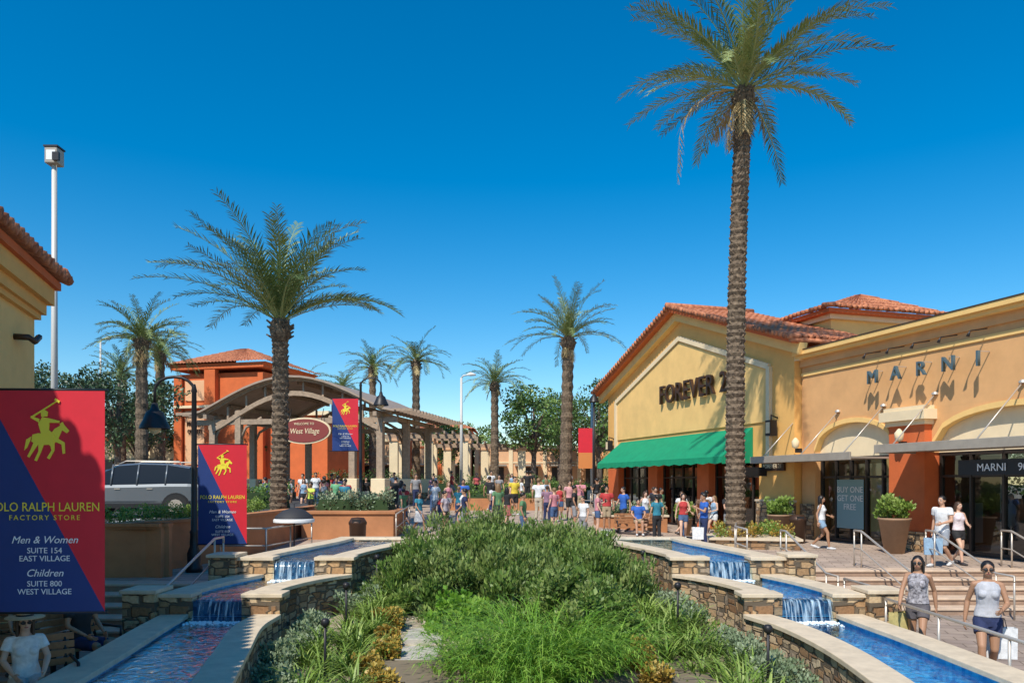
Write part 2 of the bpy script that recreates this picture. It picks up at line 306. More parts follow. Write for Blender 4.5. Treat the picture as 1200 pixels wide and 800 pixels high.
def person_mesh(name,pose,fem,bottom='shorts',sleeve='short',hair='short',vox=.022,hat=False,glasses=False,phone=False,hem=0.0):
    q=POSES[pose]; P=q['P']; V=Vector; sh=.165 if fem else .19; dz=P-.90
    body=Buf(); w=.9 if fem else 1.0
    secs=[(0,0,P-.08,.13,.09),(0,0,P-.02,.158,.105),(0,0,P+.06,.15*(1.03 if fem else 1),.10),(0,0,P+.19,.128*w,.09),(0,-.005,P+.31,.145*w,.105),(0,0,P+.42,.165*w,.105),(0,.005,P+.495,.14*w,.08),(0,.01,P+.54,.06,.055)]
    body.loft(secs)
    hipr=.088 if fem else .085
    for i,s in ((0,1),(1,-1)):
        hp=V((s*.085,0,P-.03)); kn=V(q['kn'][i]); an=V(q['an'][i]); body.cone(hp,kn,hipr,.055); cm=kn.lerp(an,.3)+V((0,.012,0)); body.cone(kn,cm,.053,.055); body.cone(cm,an,.055,.036)
        so=V((s*sh,.01,P+.475)); el=V(q['el'][i]); el.z+= dz if pose!='sit' else 0; wr=V(q['wr'][i]); wr.z+= dz if pose!='sit' else 0
        el.x*= .94 if fem else 1
        ar=.043 if fem else .052
        body.cone(V((s*.08,.01,P+.50)),so,.045,ar); body.cone(so,el,ar,.036); body.cone(el,el.lerp(wr,.3),.037,.038); body.cone(el.lerp(wr,.3),wr,.038,.026)
    if fem:
        for s in (1,-1): body.ell((s*.07,-.085,P+.35),(.055,.05,.055))
    hc=V((0,-.015,P+.69)); body.cone(V((0,.015,P+.50)),V((0,.0,P+.62)),.058,.052)
    body.ell(hc+V((0,.012,.02)),(.076,.095,.092),16,12); body.ell(hc+V((0,-.022,-.045)),(.056,.064,.062),14,10)
    body.cone(hc+V((0,-.084,.008)),hc+V((0,-.104,-.022)),.008,.013,8)
    for s in (1,-1): body.ell(hc+V((s*.078,.012,-.008)),(.010,.018,.030),8,6)
    out=[];fc=[];mi=[]
    def push(v,f,k): o=len(out); out.extend(v); fc.extend([tuple(a+o for a in x) for x in f]); mi.extend([k]*len(f))
    push(*remesh(body,vox),0)
    H=Buf(); pv=None
    for i,s in ((0,1),(1,-1)):
        el=V(q['el'][i]); wr=V(q['wr'][i])
        if pose!='sit': el.z+=dz; wr.z+=dz
        el.x*= .94 if fem else 1
        d=(wr-el).normalized(); n=V((-s,0,0)) if abs(d.x)<.8 else V((0,0,-1)); n=(n-d*n.dot(d)).normalized(); sd=d.cross(n)
        if sd.y>0 or (abs(sd.y)<.05 and sd.z<0): sd=-sd
        Mx=Matrix((sd,d,n)).transposed(); H.ell(wr+d*.045,(.040,.055,.019),10,6,Mx)
        for k,ln in zip((-1.5,-.5,.5,1.5),(.055,.07,.078,.068)):
            b0=wr+d*.082+sd*k*.019; b1=b0+(d+n*.25+sd*k*.03).normalized()*ln*.55; b2=b1+(d+n*.9).normalized()*ln*.5
            v,f=tubegeo([b0-d*.02,b1,b2],[.0095,.0088,.007],6); H.raw(v,f)
        t0=wr+d*.02+sd*.025; t1=t0+(d*.7+sd*.8+n*.2).normalized()*.04; t2=t1+(d+sd*.2+n*.3).normalized()*.032
        v,f=tubegeo([t0,t1,t2],[.013,.011,.008],6); H.raw(v,f)
        if phone and i==0: 
            v,f=tubegeo([wr+d*.06+n*.02+V((0,0,-.03)),wr+d*.06+n*.02+V((0,0,.1))],.03,4); pv=(v,f)
    push([tuple(x) for x in H.v],H.f,0)
    T=Buf(); g=.014
    topz=P+(.03 if hem==0 else -hem)
    ts=[(0,0,topz,.165*(1 if not fem else .98)+g,.11+g),(0,0,P+.10,.15+g,.10+g),(0,0,P+.20,.132*w+g*1.3,.092+g),(0,-.005,P+.31,.147*w+g,.107+g),(0,0,P+.42,.167*w+g,.106+g),(0,.005,P+.49,.14*w+g,.084+g),(0,.008,P+.525,.085,.07)]
    T.loft(ts)
    if fem:
        for s in (1,-1): T.ell((s*.07,-.088,P+.35),(.062,.058,.062))
    for i,s in ((0,1),(1,-1)):
        so=V((s*sh,.01,P+.475)); el=V(q['el'][i]); wr=V(q['wr'][i])
        if pose!='sit': el.z+=dz; wr.z+=dz
        ar=.043 if fem else .052
        if sleeve=='short': T.cone(V((s*.08,.01,P+.485)),so,.055,ar+g); e=so.lerp(el,.5); v,f=tubegeo([so,e],[ar+g,ar+g*1.2],12); T.raw(v,f)
        elif sleeve=='long': T.cone(V((s*.08,.01,P+.485)),so,.055,ar+g); T.cone(so,el,ar+g,.05); v,f=tubegeo([el,el.lerp(wr,.92)],[.05,.04],12); T.raw(v,f)
        else: T.cone(V((s*.075,.01,P+.40)),V((s*.085,.01,P+.50)),.05,.035)
    push(*remesh(T,vox,3),1)
    D=Buf()
    D.loft([(0,0,P-.10,.14+g,.10+g),(0,0,P-.02,.160+g*.8,.107+g*.8),(0,0,P+.06,.153+g*.6,.102+g*.6),(0,0,P+.10,.146+g*.5,.098+g*.5)])
    if bottom=='skirt': D.loft([(0,-.0,P-.42 if pose!='sit' else P-.1,.23,.2),(0,0,P-.2,.2,.15),(0,0,P+.02,.168,.115)])
    for i,s in ((0,1),(1,-1)):
        hp=V((s*.085,0,P-.03)); kn=V(q['kn'][i]); an=V(q['an'][i])
        if bottom=='shorts': D.ell(hp,(hipr+g,)*3); v,f=tubegeo([hp,hp.lerp(kn,.5 if fem else .88)],[hipr+g,(.093 if fem else .082)],14); D.raw(v,f)
        elif bottom=='long': D.cone(hp,kn,hipr+g,.072); v,f=tubegeo([kn,an.lerp(kn,.05)],[.072,.058],12); D.raw(v,f); D.ell(kn,(.072,)*3)
    push(*remesh(D,vox,3),2)
    Hh=Buf(); Hh.ell(hc+V((0,.026,.036)),(.087,.098,.092),16,12)
    if hair=='long': Hh.loft([(0,.06,hc.z-.28,.06,.025),(0,.062,hc.z-.18,.095,.04),(0,.055,hc.z-.08,.098,.055),(0,.05,hc.z,.092,.06),(0,.04,hc.z+.06,.08,.05)]); [Hh.cone(hc+V((s*.083,.01,.02)),hc+V((s*.085,.0,-.16)),.022,.018) for s in (1,-1)]
    if hair=='bun': Hh.ell(hc+V((0,.12,.05)),(.045,.045,.045))
    if hair=='tail': Hh.cone(hc+V((0,.12,.03)),hc+V((0,.13,-.16)),.035,.015)
    push(*remesh(Hh,min(vox,.014),2),3)
    S=Buf()
    for i,s in ((0,1),(1,-1)):
        an=V(q['an'][i]); lift=an.z-.08; tp=V((an.x*1.08,an.y-.16,.035+max(0,lift-.04)*.2)); he=an+V((0,.03,-.045))
        S.ell(he,(.036,.042,.036)); v,f=tubegeo([he,he.lerp(tp,.5),tp],[.038,.045,.034],10); S.raw(v,f); S.ell(tp,(.042,.05,.028))
    push([tuple(x) for x in S.v],S.f,4)
    F=Buf()
    for s in (1,-1): F.ell(hc+V((s*.031,-.0765,.004)),(.015,.010,.0085),8,6)
    push([tuple(x) for x in F.v],F.f,5)
    F=Buf()
    for s in (1,-1):
        F.ell(hc+V((s*.031,-.0855,.004)),(.0065,.004,.0075),8,6); F.ell(hc+V((s*.032,-.082,.027)),(.019,.006,.0035),8,6)
        if glasses: F.ell(hc+V((s*.033,-.090,.003)),(.029,.006,.021),10,6); v,f=tubegeo([hc+V((s*.06,-.085,.008)),hc+V((s*.082,0,.005))],.004,5); F.raw(v,f)
    if pv: F.raw(*pv)
    push([tuple(x) for x in F.v],F.f,6)
    F=Buf(); F.ell(hc+V((0,-.083,-.054)),(.024,.007,.0075),10,6); push([tuple(x) for x in F.v],F.f,7)
    if hat:
        F=Buf(); F.loft([(0,.02,hc.z+.055,.092,.105),(0,.02,hc.z+.10,.088,.10),(0,.02,hc.z+.145,.07,.08),(0,.02,hc.z+.155,.03,.04)])
        F.loft([(0,.02,hc.z+.05,.215,.235),(0,.02,hc.z+.058,.215,.235),(0,.02,hc.z+.075,.10,.115)],24); push([tuple(x) for x in F.v],F.f,8)
        F=Buf(); F.loft([(0,.02,hc.z+.066,.098,.111),(0,.02,hc.z+.095,.094,.106)],24); push([tuple(x) for x in F.v],F.f,6)
    me=bpy.data.meshes.new(name); me.from_pydata(out,[],fc); 
    for m in [SKIN[0],WHITE,BLACK,HAIR[0],SHOE,EYEW,BLACK,LIP,WHITE]: me.materials.append(m)
    me.polygons.foreach_set('material_index',np.array(mi,dtype=np.int32)); me.polygons.foreach_set('use_smooth',np.ones(len(fc),dtype=bool)); me.update(); return me
CL={}
def cloth(c):
    if c not in CL: CL[c]=mat('cloth_%d'%len(CL),c,.85,var=.18,vs=14,bump=.25,bs=12)
    return CL[c]
def place(me,name,x,y,z,face,top,bot,skin=0,hair=0,shoe=SHOE,h=1.7,hatm=None):
    ob=bpy.data.objects.new(name,me); link(ob); ob.location=(x,y,z); ob.rotation_euler=(0,0,math.radians(face)); k=h/1.7; ob.scale=(k,k,k)
    for i,m in ((0,SKIN[skin]),(1,cloth(top) if isinstance(top,tuple) else top),(2,cloth(bot)),(3,HAIR[hair]),(4,shoe),(8,hatm)):
        if m is None or i>=len(ob.material_slots): continue
        ob.material_slots[i].link='OBJECT'; ob.material_slots[i].material=m
    return ob
STRAW=mat('straw',(.55,.42,.25),.9,var=.2,vs=30,bump=.3)
PRINT=mat('printed_top',(.05,.04,.05),.8,var=.3,vs=22,col2=(.55,.52,.55))
T={}
T['ms']=person_mesh('man_standing','stand',False,'shorts'); T['ml']=person_mesh('man_long','stand',False,'long')
T['mw']=person_mesh('man_walking','walk',False,'shorts',hem=.05); T['mp']=person_mesh('man_phone','phone',False,'long',phone=True)
T['fw']=person_mesh('woman_walking','walk2',True,'shorts','none','long'); T['fs']=person_mesh('woman_standing','stand',True,'long','short','tail')
T['fk']=person_mesh('woman_skirt','walk',True,'skirt','short','long'); T['fp']=person_mesh('woman_phone','phone',True,'shorts','short','bun',phone=True)
T['si']=person_mesh('seated_man','sit',False,'shorts'); T['sf']=person_mesh('seated_woman','sit',True,'long','short','long')
T['NA']=person_mesh('near_woman_a','walk2',True,'shorts','none','tail',vox=.0085,glasses=True)
T['NB']=person_mesh('near_woman_b','walk',True,'shorts','none','long',vox=.0085,glasses=True)
T['NH']=person_mesh('near_woman_hat','sit',True,'long','short','long',vox=.0085,hat=True,glasses=True)
T['NM']=person_mesh('near_man','walk2',False,'shorts',vox=.011,hem=.06)
wh=(.70,.70,.70);bl=(.03,.12,.45);nv=(.02,.03,.09);bk=(.02,.02,.022);rd=(.45,.04,.04);ye=(.70,.52,.05);gy=(.25,.25,.26);dn=(.06,.11,.22);kh=(.38,.29,.18);pk=(.55,.22,.25);gn=(.10,.22,.10);lb=(.25,.38,.52);teal=(.03,.20,.28);cr_=(.5,.42,.32);br=(.18,.10,.06);mv=(.28,.16,.22)
place(T['NA'],'walking_woman',6.75,10.9,-.72,-25,(.45,.45,.48),nv,1,0,SHOEW,1.72)
place(T['NB'],'walking_woman',6.5,12.3,-.72,-35,PRINT,(.10,.09,.1),1,0,SHOE,1.66)
place(T['NM'],'walking_man',10.75,19.2,0,-60,wh,(.3,.33,.38),0,0,SHOEW,1.78)
place(T['fw'],'standing_woman',11.45,19.7,0,10,(.7,.6,.62),bk,2,1,SHOE,1.62)
place(T['fw'],'walking_woman',9.75,24.2,0,60,wh,lb,1,0,SHOEW,1.7)
place(T['NH'],'seated_woman',-5.8,9.15,-.75,40,(.75,.74,.7),(.55,.53,.5),2,1,SHOEW,1.66,STRAW)
place(T['si'],'seated_man',-6.35,11.3,-.75,70,bk,nv,1,0); place(T['sf'],'seated_woman',-7.5,11.9,-.75,20,(.1,.1,.12),bk,0,0)
place(T['sf'],'seated_woman',-8.9,12.9,-.75,-30,(.3,.3,.34),dn,0,1)
crowd=[
(-4.5,32,'fs',0,rd,bk,1,0,1.65),(-5.6,37,'ml',180,bk,bk,0,0,1.75),(-3.8,37,'fs',170,nv,dn,2,0,1.62),(-3.3,33,'mw',-30,wh,gy,0,0,1.78),(-2.9,35,'fw',20,pk,wh,2,2,1.62),
(-2.15,34,'ms',20,bl,kh,1,0,1.76),(-1.9,30,'fw',-50,wh,bk,0,0,1.6),(-3.45,28.5,'fk',30,teal,wh,1,0,1.55),(-2.4,27.6,'fp',60,(.4,.35,.38),bk,0,0,1.62),(-1.7,27.6,'mw',-80,nv,gy,1,0,1.72),
(-1.1,38,'mw',160,bk,kh,1,0,1.75),(-.7,42,'fs',0,gy,nv,0,0,1.65),(.12,36,'ms',10,ye,bk,0,0,1.8),(.5,40,'fk',-90,wh,rd,2,1,1.6),(1.15,33,'ml',170,wh,cr_,0,2,1.85),(1.7,38,'fw',180,lb,wh,2,2,1.62),
(2.05,33,'fw',-20,rd,dn,1,0,1.6),(2.55,34,'ms',0,(.6,.3,.3),bk,0,1,1.7),(2.4,29.5,'ms',70,bk,gy,1,0,1.72),(3.1,27.8,'fp',80,pk,dn,2,0,1.62),(3.6,29.2,'ms',10,rd,kh,1,0,1.72),
(4.25,29.3,'mw',-60,bl,bk,0,0,1.74),(4.7,28.6,'si',0,bl,kh,0,0,1.7),(5.2,30,'fw',30,wh,dn,2,1,1.6),(6.1,32.6,'ml',0,bk,bk,0,0,1.75),(6.6,34,'ms',40,gn,kh,1,0,1.75),(7.3,33,'fs',0,wh,bk,0,0,1.63),
(6.05,24.2,'mp',-70,bl,nv,1,0,1.76),(5.0,26.5,'fs',200,teal,bk,0,0,1.6),(7.9,30,'fw',-50,lb,wh,2,2,1.6),(8.1,32,'ms',180,wh,gy,0,0,1.77),
(-1.3,48,'ms',0,wh,nv,0,0,1.75),(-2.3,50,'fs',0,(.5,.1,.1),bk,0,0,1.65),(0,52,'fw',0,lb,dn,2,1,1.65),(1.2,50,'ms',180,bk,kh,1,0,1.8),(3.3,45,'ml',0,gy,nv,1,0,1.75),(-3.6,46,'mw',90,rd,gy,1,0,1.75),(-4.8,47,'fs',-20,wh,bk,0,0,1.6),
(-8.6,38,'ml',180,nv,bk,0,0,1.78),(-9.2,36,'fs',0,wh,dn,1,0,1.62),(-8.0,35,'ms',20,(.15,.4,.2),bk,1,0,1.75),(-10.3,38,'fw',0,lb,bk,2,1,1.63),(-10.9,40,'ml',0,wh,nv,0,0,1.78),(-9.6,41,'ms',90,rd,kh,1,0,1.75),(-7.6,40,'fs',0,bk,wh,0,0,1.6),(-11.9,37,'mw',-90,bl,kh,0,0,1.75),(-8.9,34,'fp',-20,(.6,.7,.1),bk,1,0,1.62),(-7.3,33.5,'ms',0,teal,gy,0,0,1.75),(-6.6,43,'ms',0,wh,bk,0,0,1.75),
(-5.0,40,'ml',20,gy,nv,0,0,1.76),(.9,45,'ml',200,bk,bk,0,0,1.78),(-.2,31,'fk',150,bk,(.4,.1,.1),0,0,1.58),(1.9,43,'fs',180,gn,bk,0,0,1.62)]
occ=[(c[0],c[1]) for c in crowd]
bad=[(-7.8,-3.6,26,30.2),(3,6.6,30.2,32.5),(-3.9,3,38,40),(-6.9,-5.2,20.8,22.4),(-3.5,0,43.5,45.5),(1.2,5.2,47.5,50),(3.7,5.7,28,29),(6,9.4,23.2,26.6),(2.5,3.7,44.4,45.6)]
k=0
while k<27:
    if k<14: x,y=R(-5.8,6.8),R(24.5,44)
    elif k<21: x,y=R(6,9.2),R(27,38)
    else: x,y=R(-11.5,-7.4),R(32.5,42)
    if x>10.0-.304*(y-31.8)-1.2: continue
    if any(a<x<b_ and c<y<d for a,b_,c,d in bad) or any((x-a)**2+(y-c)**2<.6 for a,c in occ): continue
    occ.append((x,y)); k+=1
    crowd.append((x,y,random.choice(['ms','ml','mw','mp','fw','fs','fk','fp']),R(-180,180),random.choice([wh,wh,(.5,.48,.45),rd,bk,bk,lb,teal,pk,gn,gy,nv,br,mv,cr_]),random.choice([bk,nv,dn,kh,gy,dn]),random.randint(0,2),random.choice([0,0,0,1,2]),R(1.52,1.84)))
for i,(x,y,t,fa,a,b_,sk,ha,h) in enumerate(crowd):
    nm={'m':'man','f':'woman','s':'seated_person'}[t[0]]
    nm=('walking_' if t in('mw','fw','fk') else 'standing_')+nm if t[0]!='s' else 'seated_person'
    z=gz(x,y)
    if -13.5<x<-7.8 and 34.2<y<37: z=max(z,.42+.13*min(4,int((y-34.2)/.4)))
    place(T[t],nm,x,y,z,fa+R(-20,20),a,b_,sk,ha,SHOE if i%2 else SHOEW,h)
# ------------------------------------------------------------------ ground
b=B('ground'); b.add('ground',mat('dry_ground',(.20,.16,.11),.95,var=.2,vs=.2),[(-900,-900,-.80),(900,-900,-.80),(900,900,-.80),(-900,900,-.80)],[(0,1,2,3)]); b.done()
b=B('lower_pavement')
for sx,xi in ((1,5.8),(-1,5.0)):
    b.add('p',PAVE2,[(sx*xi,-12,-.75),(sx*40,-12,-.75),(sx*40,17,-.75),(sx*xi,17,-.75)],[(0,1,2,3) if sx>0 else (3,2,1,0)])
b.done()
b=B('plaza_pavement')
ys=list(np.linspace(21.7,46,14))+[120]; xs=[-60,-30,-8,-4,0,3.5,5.5,7.5,12,60]
v=[(x,y,gz(x,y)) for y in ys for x in xs]; n=len(xs)
b.add('p',PAVE,v,[(j*n+i,j*n+i+1,(j+1)*n+i+1,(j+1)*n+i) for j in range(len(ys)-1) for i in range(n-1)])
b.add('p',PAVE,[(4.0,18.9,0),(60,18.9,0),(60,21.7,0),(4.0,21.7,0)],[(0,1,2,3)])
b.add('p',PAVE,[(-60,16.4,0),(-4.5,16.4,0),(-4.5,21.7,0),(-60,21.7,0)],[(0,1,2,3)])
b.done()
def stairs(name,x0,x1,yb,n=5,tread=.48,h=.15):
    b=B(name)
    for i in range(n):
        y=yb+i*tread; z=-.75+i*h
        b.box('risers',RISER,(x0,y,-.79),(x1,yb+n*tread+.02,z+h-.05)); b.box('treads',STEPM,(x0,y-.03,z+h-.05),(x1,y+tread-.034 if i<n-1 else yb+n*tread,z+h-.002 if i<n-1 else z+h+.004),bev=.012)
    return b.done()
stairs('stone_steps',5.95,22,16.5); stairs('stone_steps',-30,-6.1,14.0)
# ------------------------------------------------------------------ fountains
FOAM=mat('foam',(.78,.87,.92),.4)
def fountain(sx):
    b=B('cascading_fountain')
    I1,O1=([(3.75,4),(4.0,7.5),(4.28,10.2),(4.25,12.),(4.0,13.15)],[(5.7,4),(5.72,8),(5.7,11),(5.65,12),(5.6,13.15)]) if sx>0 else ([(2.3,4),(2.95,7.5),(3.55,10.2),(3.95,12.),(4.0,13.15)],[(4.6,4),(4.85,7.5),(5.15,10),(5.45,12),(5.6,13.15)])
    tiers=[(-.15,-.26,I1,O1),
           (.20,.09,[(4.12,13.15),(4.15,13.9),(3.95,14.8),(3.65,15.5),(3.35,15.95)],[(5.62,13.15),(5.6,13.9),(5.5,14.7),(5.35,15.4),(5.2,15.95)]),
           (.55,.45,[(3.45,15.95),(3.3,17.3),(2.95,18.8),(2.5,20.3),(2.0,21.6)],[(5.25,15.95),(5.1,17.3),(4.85,18.8),(4.6,20.3),(4.5,21.6)])]
    for k,(cz,wz,I,O) in enumerate(tiers):
        I=cr([(p[0]*sx,p[1]) for p in I]); O=cr([(p[0]*sx,p[1]) for p in O])
        I2=offset(I,.36*sx); O2=offset(O,.36*sx)
        ribbon(b,'stone_wall',STONE,I,I2,-1.7,cz-.07); ribbon(b,'stone_wall',STONE,O,O2,-1.2,cz-.07)
        ribbon(b,'cap',CAP,offset(I,-.05*sx),offset(I,.42*sx),cz-.068,cz,bev=.012); ribbon(b,'cap',CAP,offset(O,-.06*sx),offset(O,.41*sx),cz-.068,cz,bev=.012)
        n=len(I); 
        A=offset(I,.30*sx); C=offset(O,.06*sx)
        v=[(p[0],p[1],wz-.28) for p in A]+[(p[0],p[1],wz-.28) for p in C]; b.add('pool_floor',POOLT,v,[(i,i+n,i+1+n,i+1) if sx>0 else (i,i+1,i+1+n,i+n) for i in range(n-1)])
        W=[];m_=10
        for i in range(n):
            for j in range(m_+1):
                t=j/m_; p=A[i]*(1-t)+C[i]*t; W.append((p[0],p[1],wz+R(-.008,.008)))
        b.add('water',WATER,W,[(i*(m_+1)+j,i*(m_+1)+j+1,(i+1)*(m_+1)+j+1,(i+1)*(m_+1)+j) for i in range(n-1) for j in range(m_)],smooth=True)
        for (E,s_) in ((offset(I,.362*sx),1),(offset(O,-.002*sx),1)):
            v=[(p[0],p[1],wz-.3) for p in E]+[(p[0],p[1],cz-.07) for p in E]; b.add('pool_lining',POOLT,v,[(i,i+1,i+1+n,i+n) for i in range(n-1)])
        y=I[-1][1]; xa=I[-1][0]+.1*sx; xb=O[-1][0]+.36*sx
        if k<2: nz,nw=tiers[k+1][0],tiers[k+1][1]
        else: nz,nw=cz,cz
        mid=(xa+xb)/2+.02*sx; hw=.42
        if k<2:
            ribbon(b,'stone_wall',STONE,[np.array([xa-.12*sx,y]),np.array([mid-hw*sx,y])],[np.array([xa-.12*sx,y+.4]),np.array([mid-hw*sx,y+.4])],-1.2,nz-.071)
            ribbon(b,'stone_wall',STONE,[np.array([mid+hw*sx,y]),np.array([xb+.3*sx,y])],[np.array([mid+hw*sx,y+.4]),np.array([xb+.3*sx,y+.4])],-1.2,nz-.071)
            b.box('cap',CAP,(xa-.18*sx,y-.05,nz-.069),(mid-hw*sx,y+.42,nz+.002)); b.box('cap',CAP,(mid+hw*sx,y-.05,nz-.069),(xb+.36*sx,y+.42,nz+.002))
            b.box('spillway',DTILE,(mid-hw*sx,y+.02,-1.0),(mid+hw*sx,y+.38,nw-.03))
            V=[];nn=24; prof=[(.36,nw+.004),(.02,nw+.004),(-.03,nw-.03),(-.07,nw-.12),(-.10,nw-.22),(-.13,wz-.01)]
            for j in range(nn+1):
                x=mid+(-hw+2*hw*j/nn)*sx
                for q,(dy,z) in enumerate(prof): V.append((x+R(-.008,.008)*q*.5,y+dy+R(-.008,.008)*(q>2),z))
            m2=len(prof); b.add('falling_water',FALL,V,[(j*m2+i,j*m2+i+1,(j+1)*m2+i+1,(j+1)*m2+i) for j in range(nn) for i in range(m2-1)],smooth=True)
            for j in range(190):
                x=mid+R(-hw,hw)*sx*1.03; rr=R(.006,.032); b.lathe('foam',FOAM,(x,y-.12-abs(random.gauss(0,.14)),wz+.0),[(.001,rr*.7),(rr*.8,rr*.4),(rr,-.01)],6)
        else:
            ribbon(b,'stone_wall',STONE,[np.array([xa-.12*sx,y]),np.array([xb+.0*sx,y])],[np.array([xa-.12*sx,y+.36]),np.array([xb,y+.36])],-1.2,nz-.071); b.box('cap',CAP,(xa-.2*sx,y-.03,nz-.069),(xb+.05*sx,y+.42,nz+.002))
    for y in (13.1,15.9):
        x=6.05 if y<14 else 5.7; z=.28 if y<14 else .62
        ribbon(b,'stone_wall',STONE,[np.array([x*sx,y-.1]),np.array([(x+.55)*sx,y-.1])],[np.array([x*sx,y+.5]),np.array([(x+.55)*sx,y+.5])],-1,z-.07); b.box('cap',CAP,((x-.04)*sx,y-.14,z-.069),((x+.59)*sx,y+.54,z))
    return b.done()
fountain(1); fountain(-1)
# ------------------------------------------------------------------ planter bed
def sz(x,y): return -.95+max(0,min(1,(y-12)/9.5))*.95
b=B('planting_bed'); ys=np.linspace(4,21.7,40); xs=np.linspace(0,1,30)
v=[]
for y in ys:
    for t in xs:
        xl=-np.interp(y,[4,7.5,10.2,12,22],[2.5,3.15,3.75,4.15,4.4]); x=xl+(4.4-xl)*t; x=min(x,np.interp(y,[4,7.5,12,22],[3.9,4.2,4.4,4.4])); v.append((x,y,sz(x,y)+R(-.03,.03)))
n=30
b.add('p',SOIL,v,[(j*n+i,j*n+i+1,(j+1)*n+i+1,(j+1)*n+i) for j in range(39) for i in range(n-1)],smooth=True); b.done()
b=B('garden_path')
for i in range(5): b.box('s',CONC,(-1.95,9.2+i*1.12,sz(0,9.2+i*1.12)-.05),(-1.25,9.2+i*1.12+1.08,sz(0,9.7+i*1.12)+.05),bev=.015)
b.done()
b=B('pebbles')
for i in range(420):
    x=R(-2.8,2.6); y=R(10.5,15.5); r=R(.015,.05); b.lathe('p',mat('pebble',(.5,.44,.36),.8,var=.3,vs=8),(x,y,sz(x,y)+.01),[(r*.6,-r*.3),(r,r*.2),(r*.7,r*.55),(.001,r*.7)],6)
b.done()
# ------------------------------------------------------------------ foliage
def leafmesh(name,C,Dr,Ls,Ws,vv,m):
    N=len(C); Dr=Dr/np.linalg.norm(Dr,axis=1,keepdims=True); rn=rng.normal(size=(N,3)); S=np.cross(Dr,rn); S/=np.linalg.norm(S,axis=1,keepdims=True)+1e-9
    Ls=Ls[:,None];Ws=Ws[:,None]
    V=np.stack([C,C+Dr*Ls*.5+S*Ws,C+Dr*Ls,C+Dr*Ls*.5-S*Ws],1).reshape(-1,3)
    me=bpy.data.meshes.new(name); me.vertices.add(4*N); me.vertices.foreach_set('co',V.astype(np.float32).ravel())
    me.loops.add(4*N); me.loops.foreach_set('vertex_index',np.arange(4*N,dtype=np.int32)); me.polygons.add(N); me.polygons.foreach_set('loop_start',np.arange(0,4*N,4,dtype=np.int32))
    try: me.polygons.foreach_set('loop_total',np.full(N,4,dtype=np.int32))
    except Exception: pass
    a=me.attributes.new('v','FLOAT','POINT'); a.data.foreach_set('value',np.clip(np.repeat(vv,4),0,1).astype(np.float32))
    me.materials.append(m); me.update(calc_edges=True); return me
def clumps(cs,rs,nper,up=.5,ll=(.05,.1),wr=.25,flat=1.):
    cs=np.array(cs,float); k=len(cs); rs=np.array(rs)*np.ones(k)
    C=[];D=[];V=[]
    for i in range(k):
        d=rng.normal(size=(nper,3)); d/=np.linalg.norm(d,axis=1,keepdims=True); rr=rs[i]*(rng.random(nper)**.4)[:,None]
        p=d*rr; p[:,2]*=flat; C.append(cs[i]+p); D.append(d*(1-up)+np.array([0,0,up])+rng.normal(size=(nper,3))*.25)
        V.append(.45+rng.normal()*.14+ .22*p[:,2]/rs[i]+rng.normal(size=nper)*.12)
    C=np.concatenate(C);D=np.concatenate(D);V=np.concatenate(V); N=len(C); L=rng.uniform(ll[0],ll[1],N); return C,D,L,L*wr,V
def obj(name,me,parent=None,loc=None):
    o=bpy.data.objects.new(name,me); link(o,parent)
    if loc: o.location=loc
    return o
def root(name,loc=(0,0,0)):
    o=bpy.data.objects.new(name,None); o.location=loc; return link(o)
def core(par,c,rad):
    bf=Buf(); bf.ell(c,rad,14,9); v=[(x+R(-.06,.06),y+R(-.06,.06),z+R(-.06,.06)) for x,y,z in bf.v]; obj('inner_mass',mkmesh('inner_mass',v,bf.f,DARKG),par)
def stems(V,F,A,c,n,L,w,e,spread,droop,sub,sl,seg=5):
    for i in range(n):
        a=R(0,2*math.pi); rr=spread*math.sqrt(random.random()); p=np.array([c[0]+rr*math.cos(a),c[1]+rr*math.sin(a),c[2]]); az=a+random.gauss(0,.7); el=R(*e); l=L*R(.6,1.1); vv=R(.25,.95)
        pts=[p]; ns=seg*2
        for k in range(ns):
            t=(k+1)/ns; ee=el-droop*t**1.6*R(.9,1.1); p=p+np.array([math.cos(az)*math.cos(ee),math.sin(az)*math.cos(ee),math.sin(ee)])*l/ns; pts.append(p)
        sd=np.array([-math.sin(az),math.cos(az),0])
        o=len(V)
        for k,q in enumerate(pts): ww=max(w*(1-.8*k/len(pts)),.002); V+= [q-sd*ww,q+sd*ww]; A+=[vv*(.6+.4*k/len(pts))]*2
        F+=[(o+2*k,o+2*k+1,o+2*k+3,o+2*k+2) for k in range(len(pts)-1)]
        for j in range(sub):
            t=R(.25,1); k=min(int(t*ns),ns-1); q=pts[k]; tg=pts[k+1]-pts[k]; tg=tg/np.linalg.norm(tg); sgn=random.choice((-1,1)); d=tg*.7+sd*sgn*.7+np.array([0,0,R(-.3,.3)]); d=d/np.linalg.norm(d)*sl*R(.5,1)
            o=len(V); nn=np.cross(d,[0,0,1]); nn=nn/(np.linalg.norm(nn)+1e-6)*.008; V+=[q-nn,q+nn,q+d]; A+=[vv+R(-.2,.2)]*3; F.append((o,o+1,o+2))
def vmesh(name,V,F,A,m):
    me=mkmesh(name,V,F,m); a=me.attributes.new('v','FLOAT','POINT'); a.data.foreach_set('value',np.clip(np.array(A),0,1).astype(np.float32)); return me
def arching(name,c,n,L,m,w=.012,seg=5,e=(.9,1.5),spread=.5,droop=1.9,sub=10,sl=.16,par=None):
    par=par or root(name); V=[];F=[];A=[]; stems(V,F,A,c,n,L,w,e,spread,droop,sub,sl,seg); obj('stems',vmesh('stems',V,F,A,m),par); return par
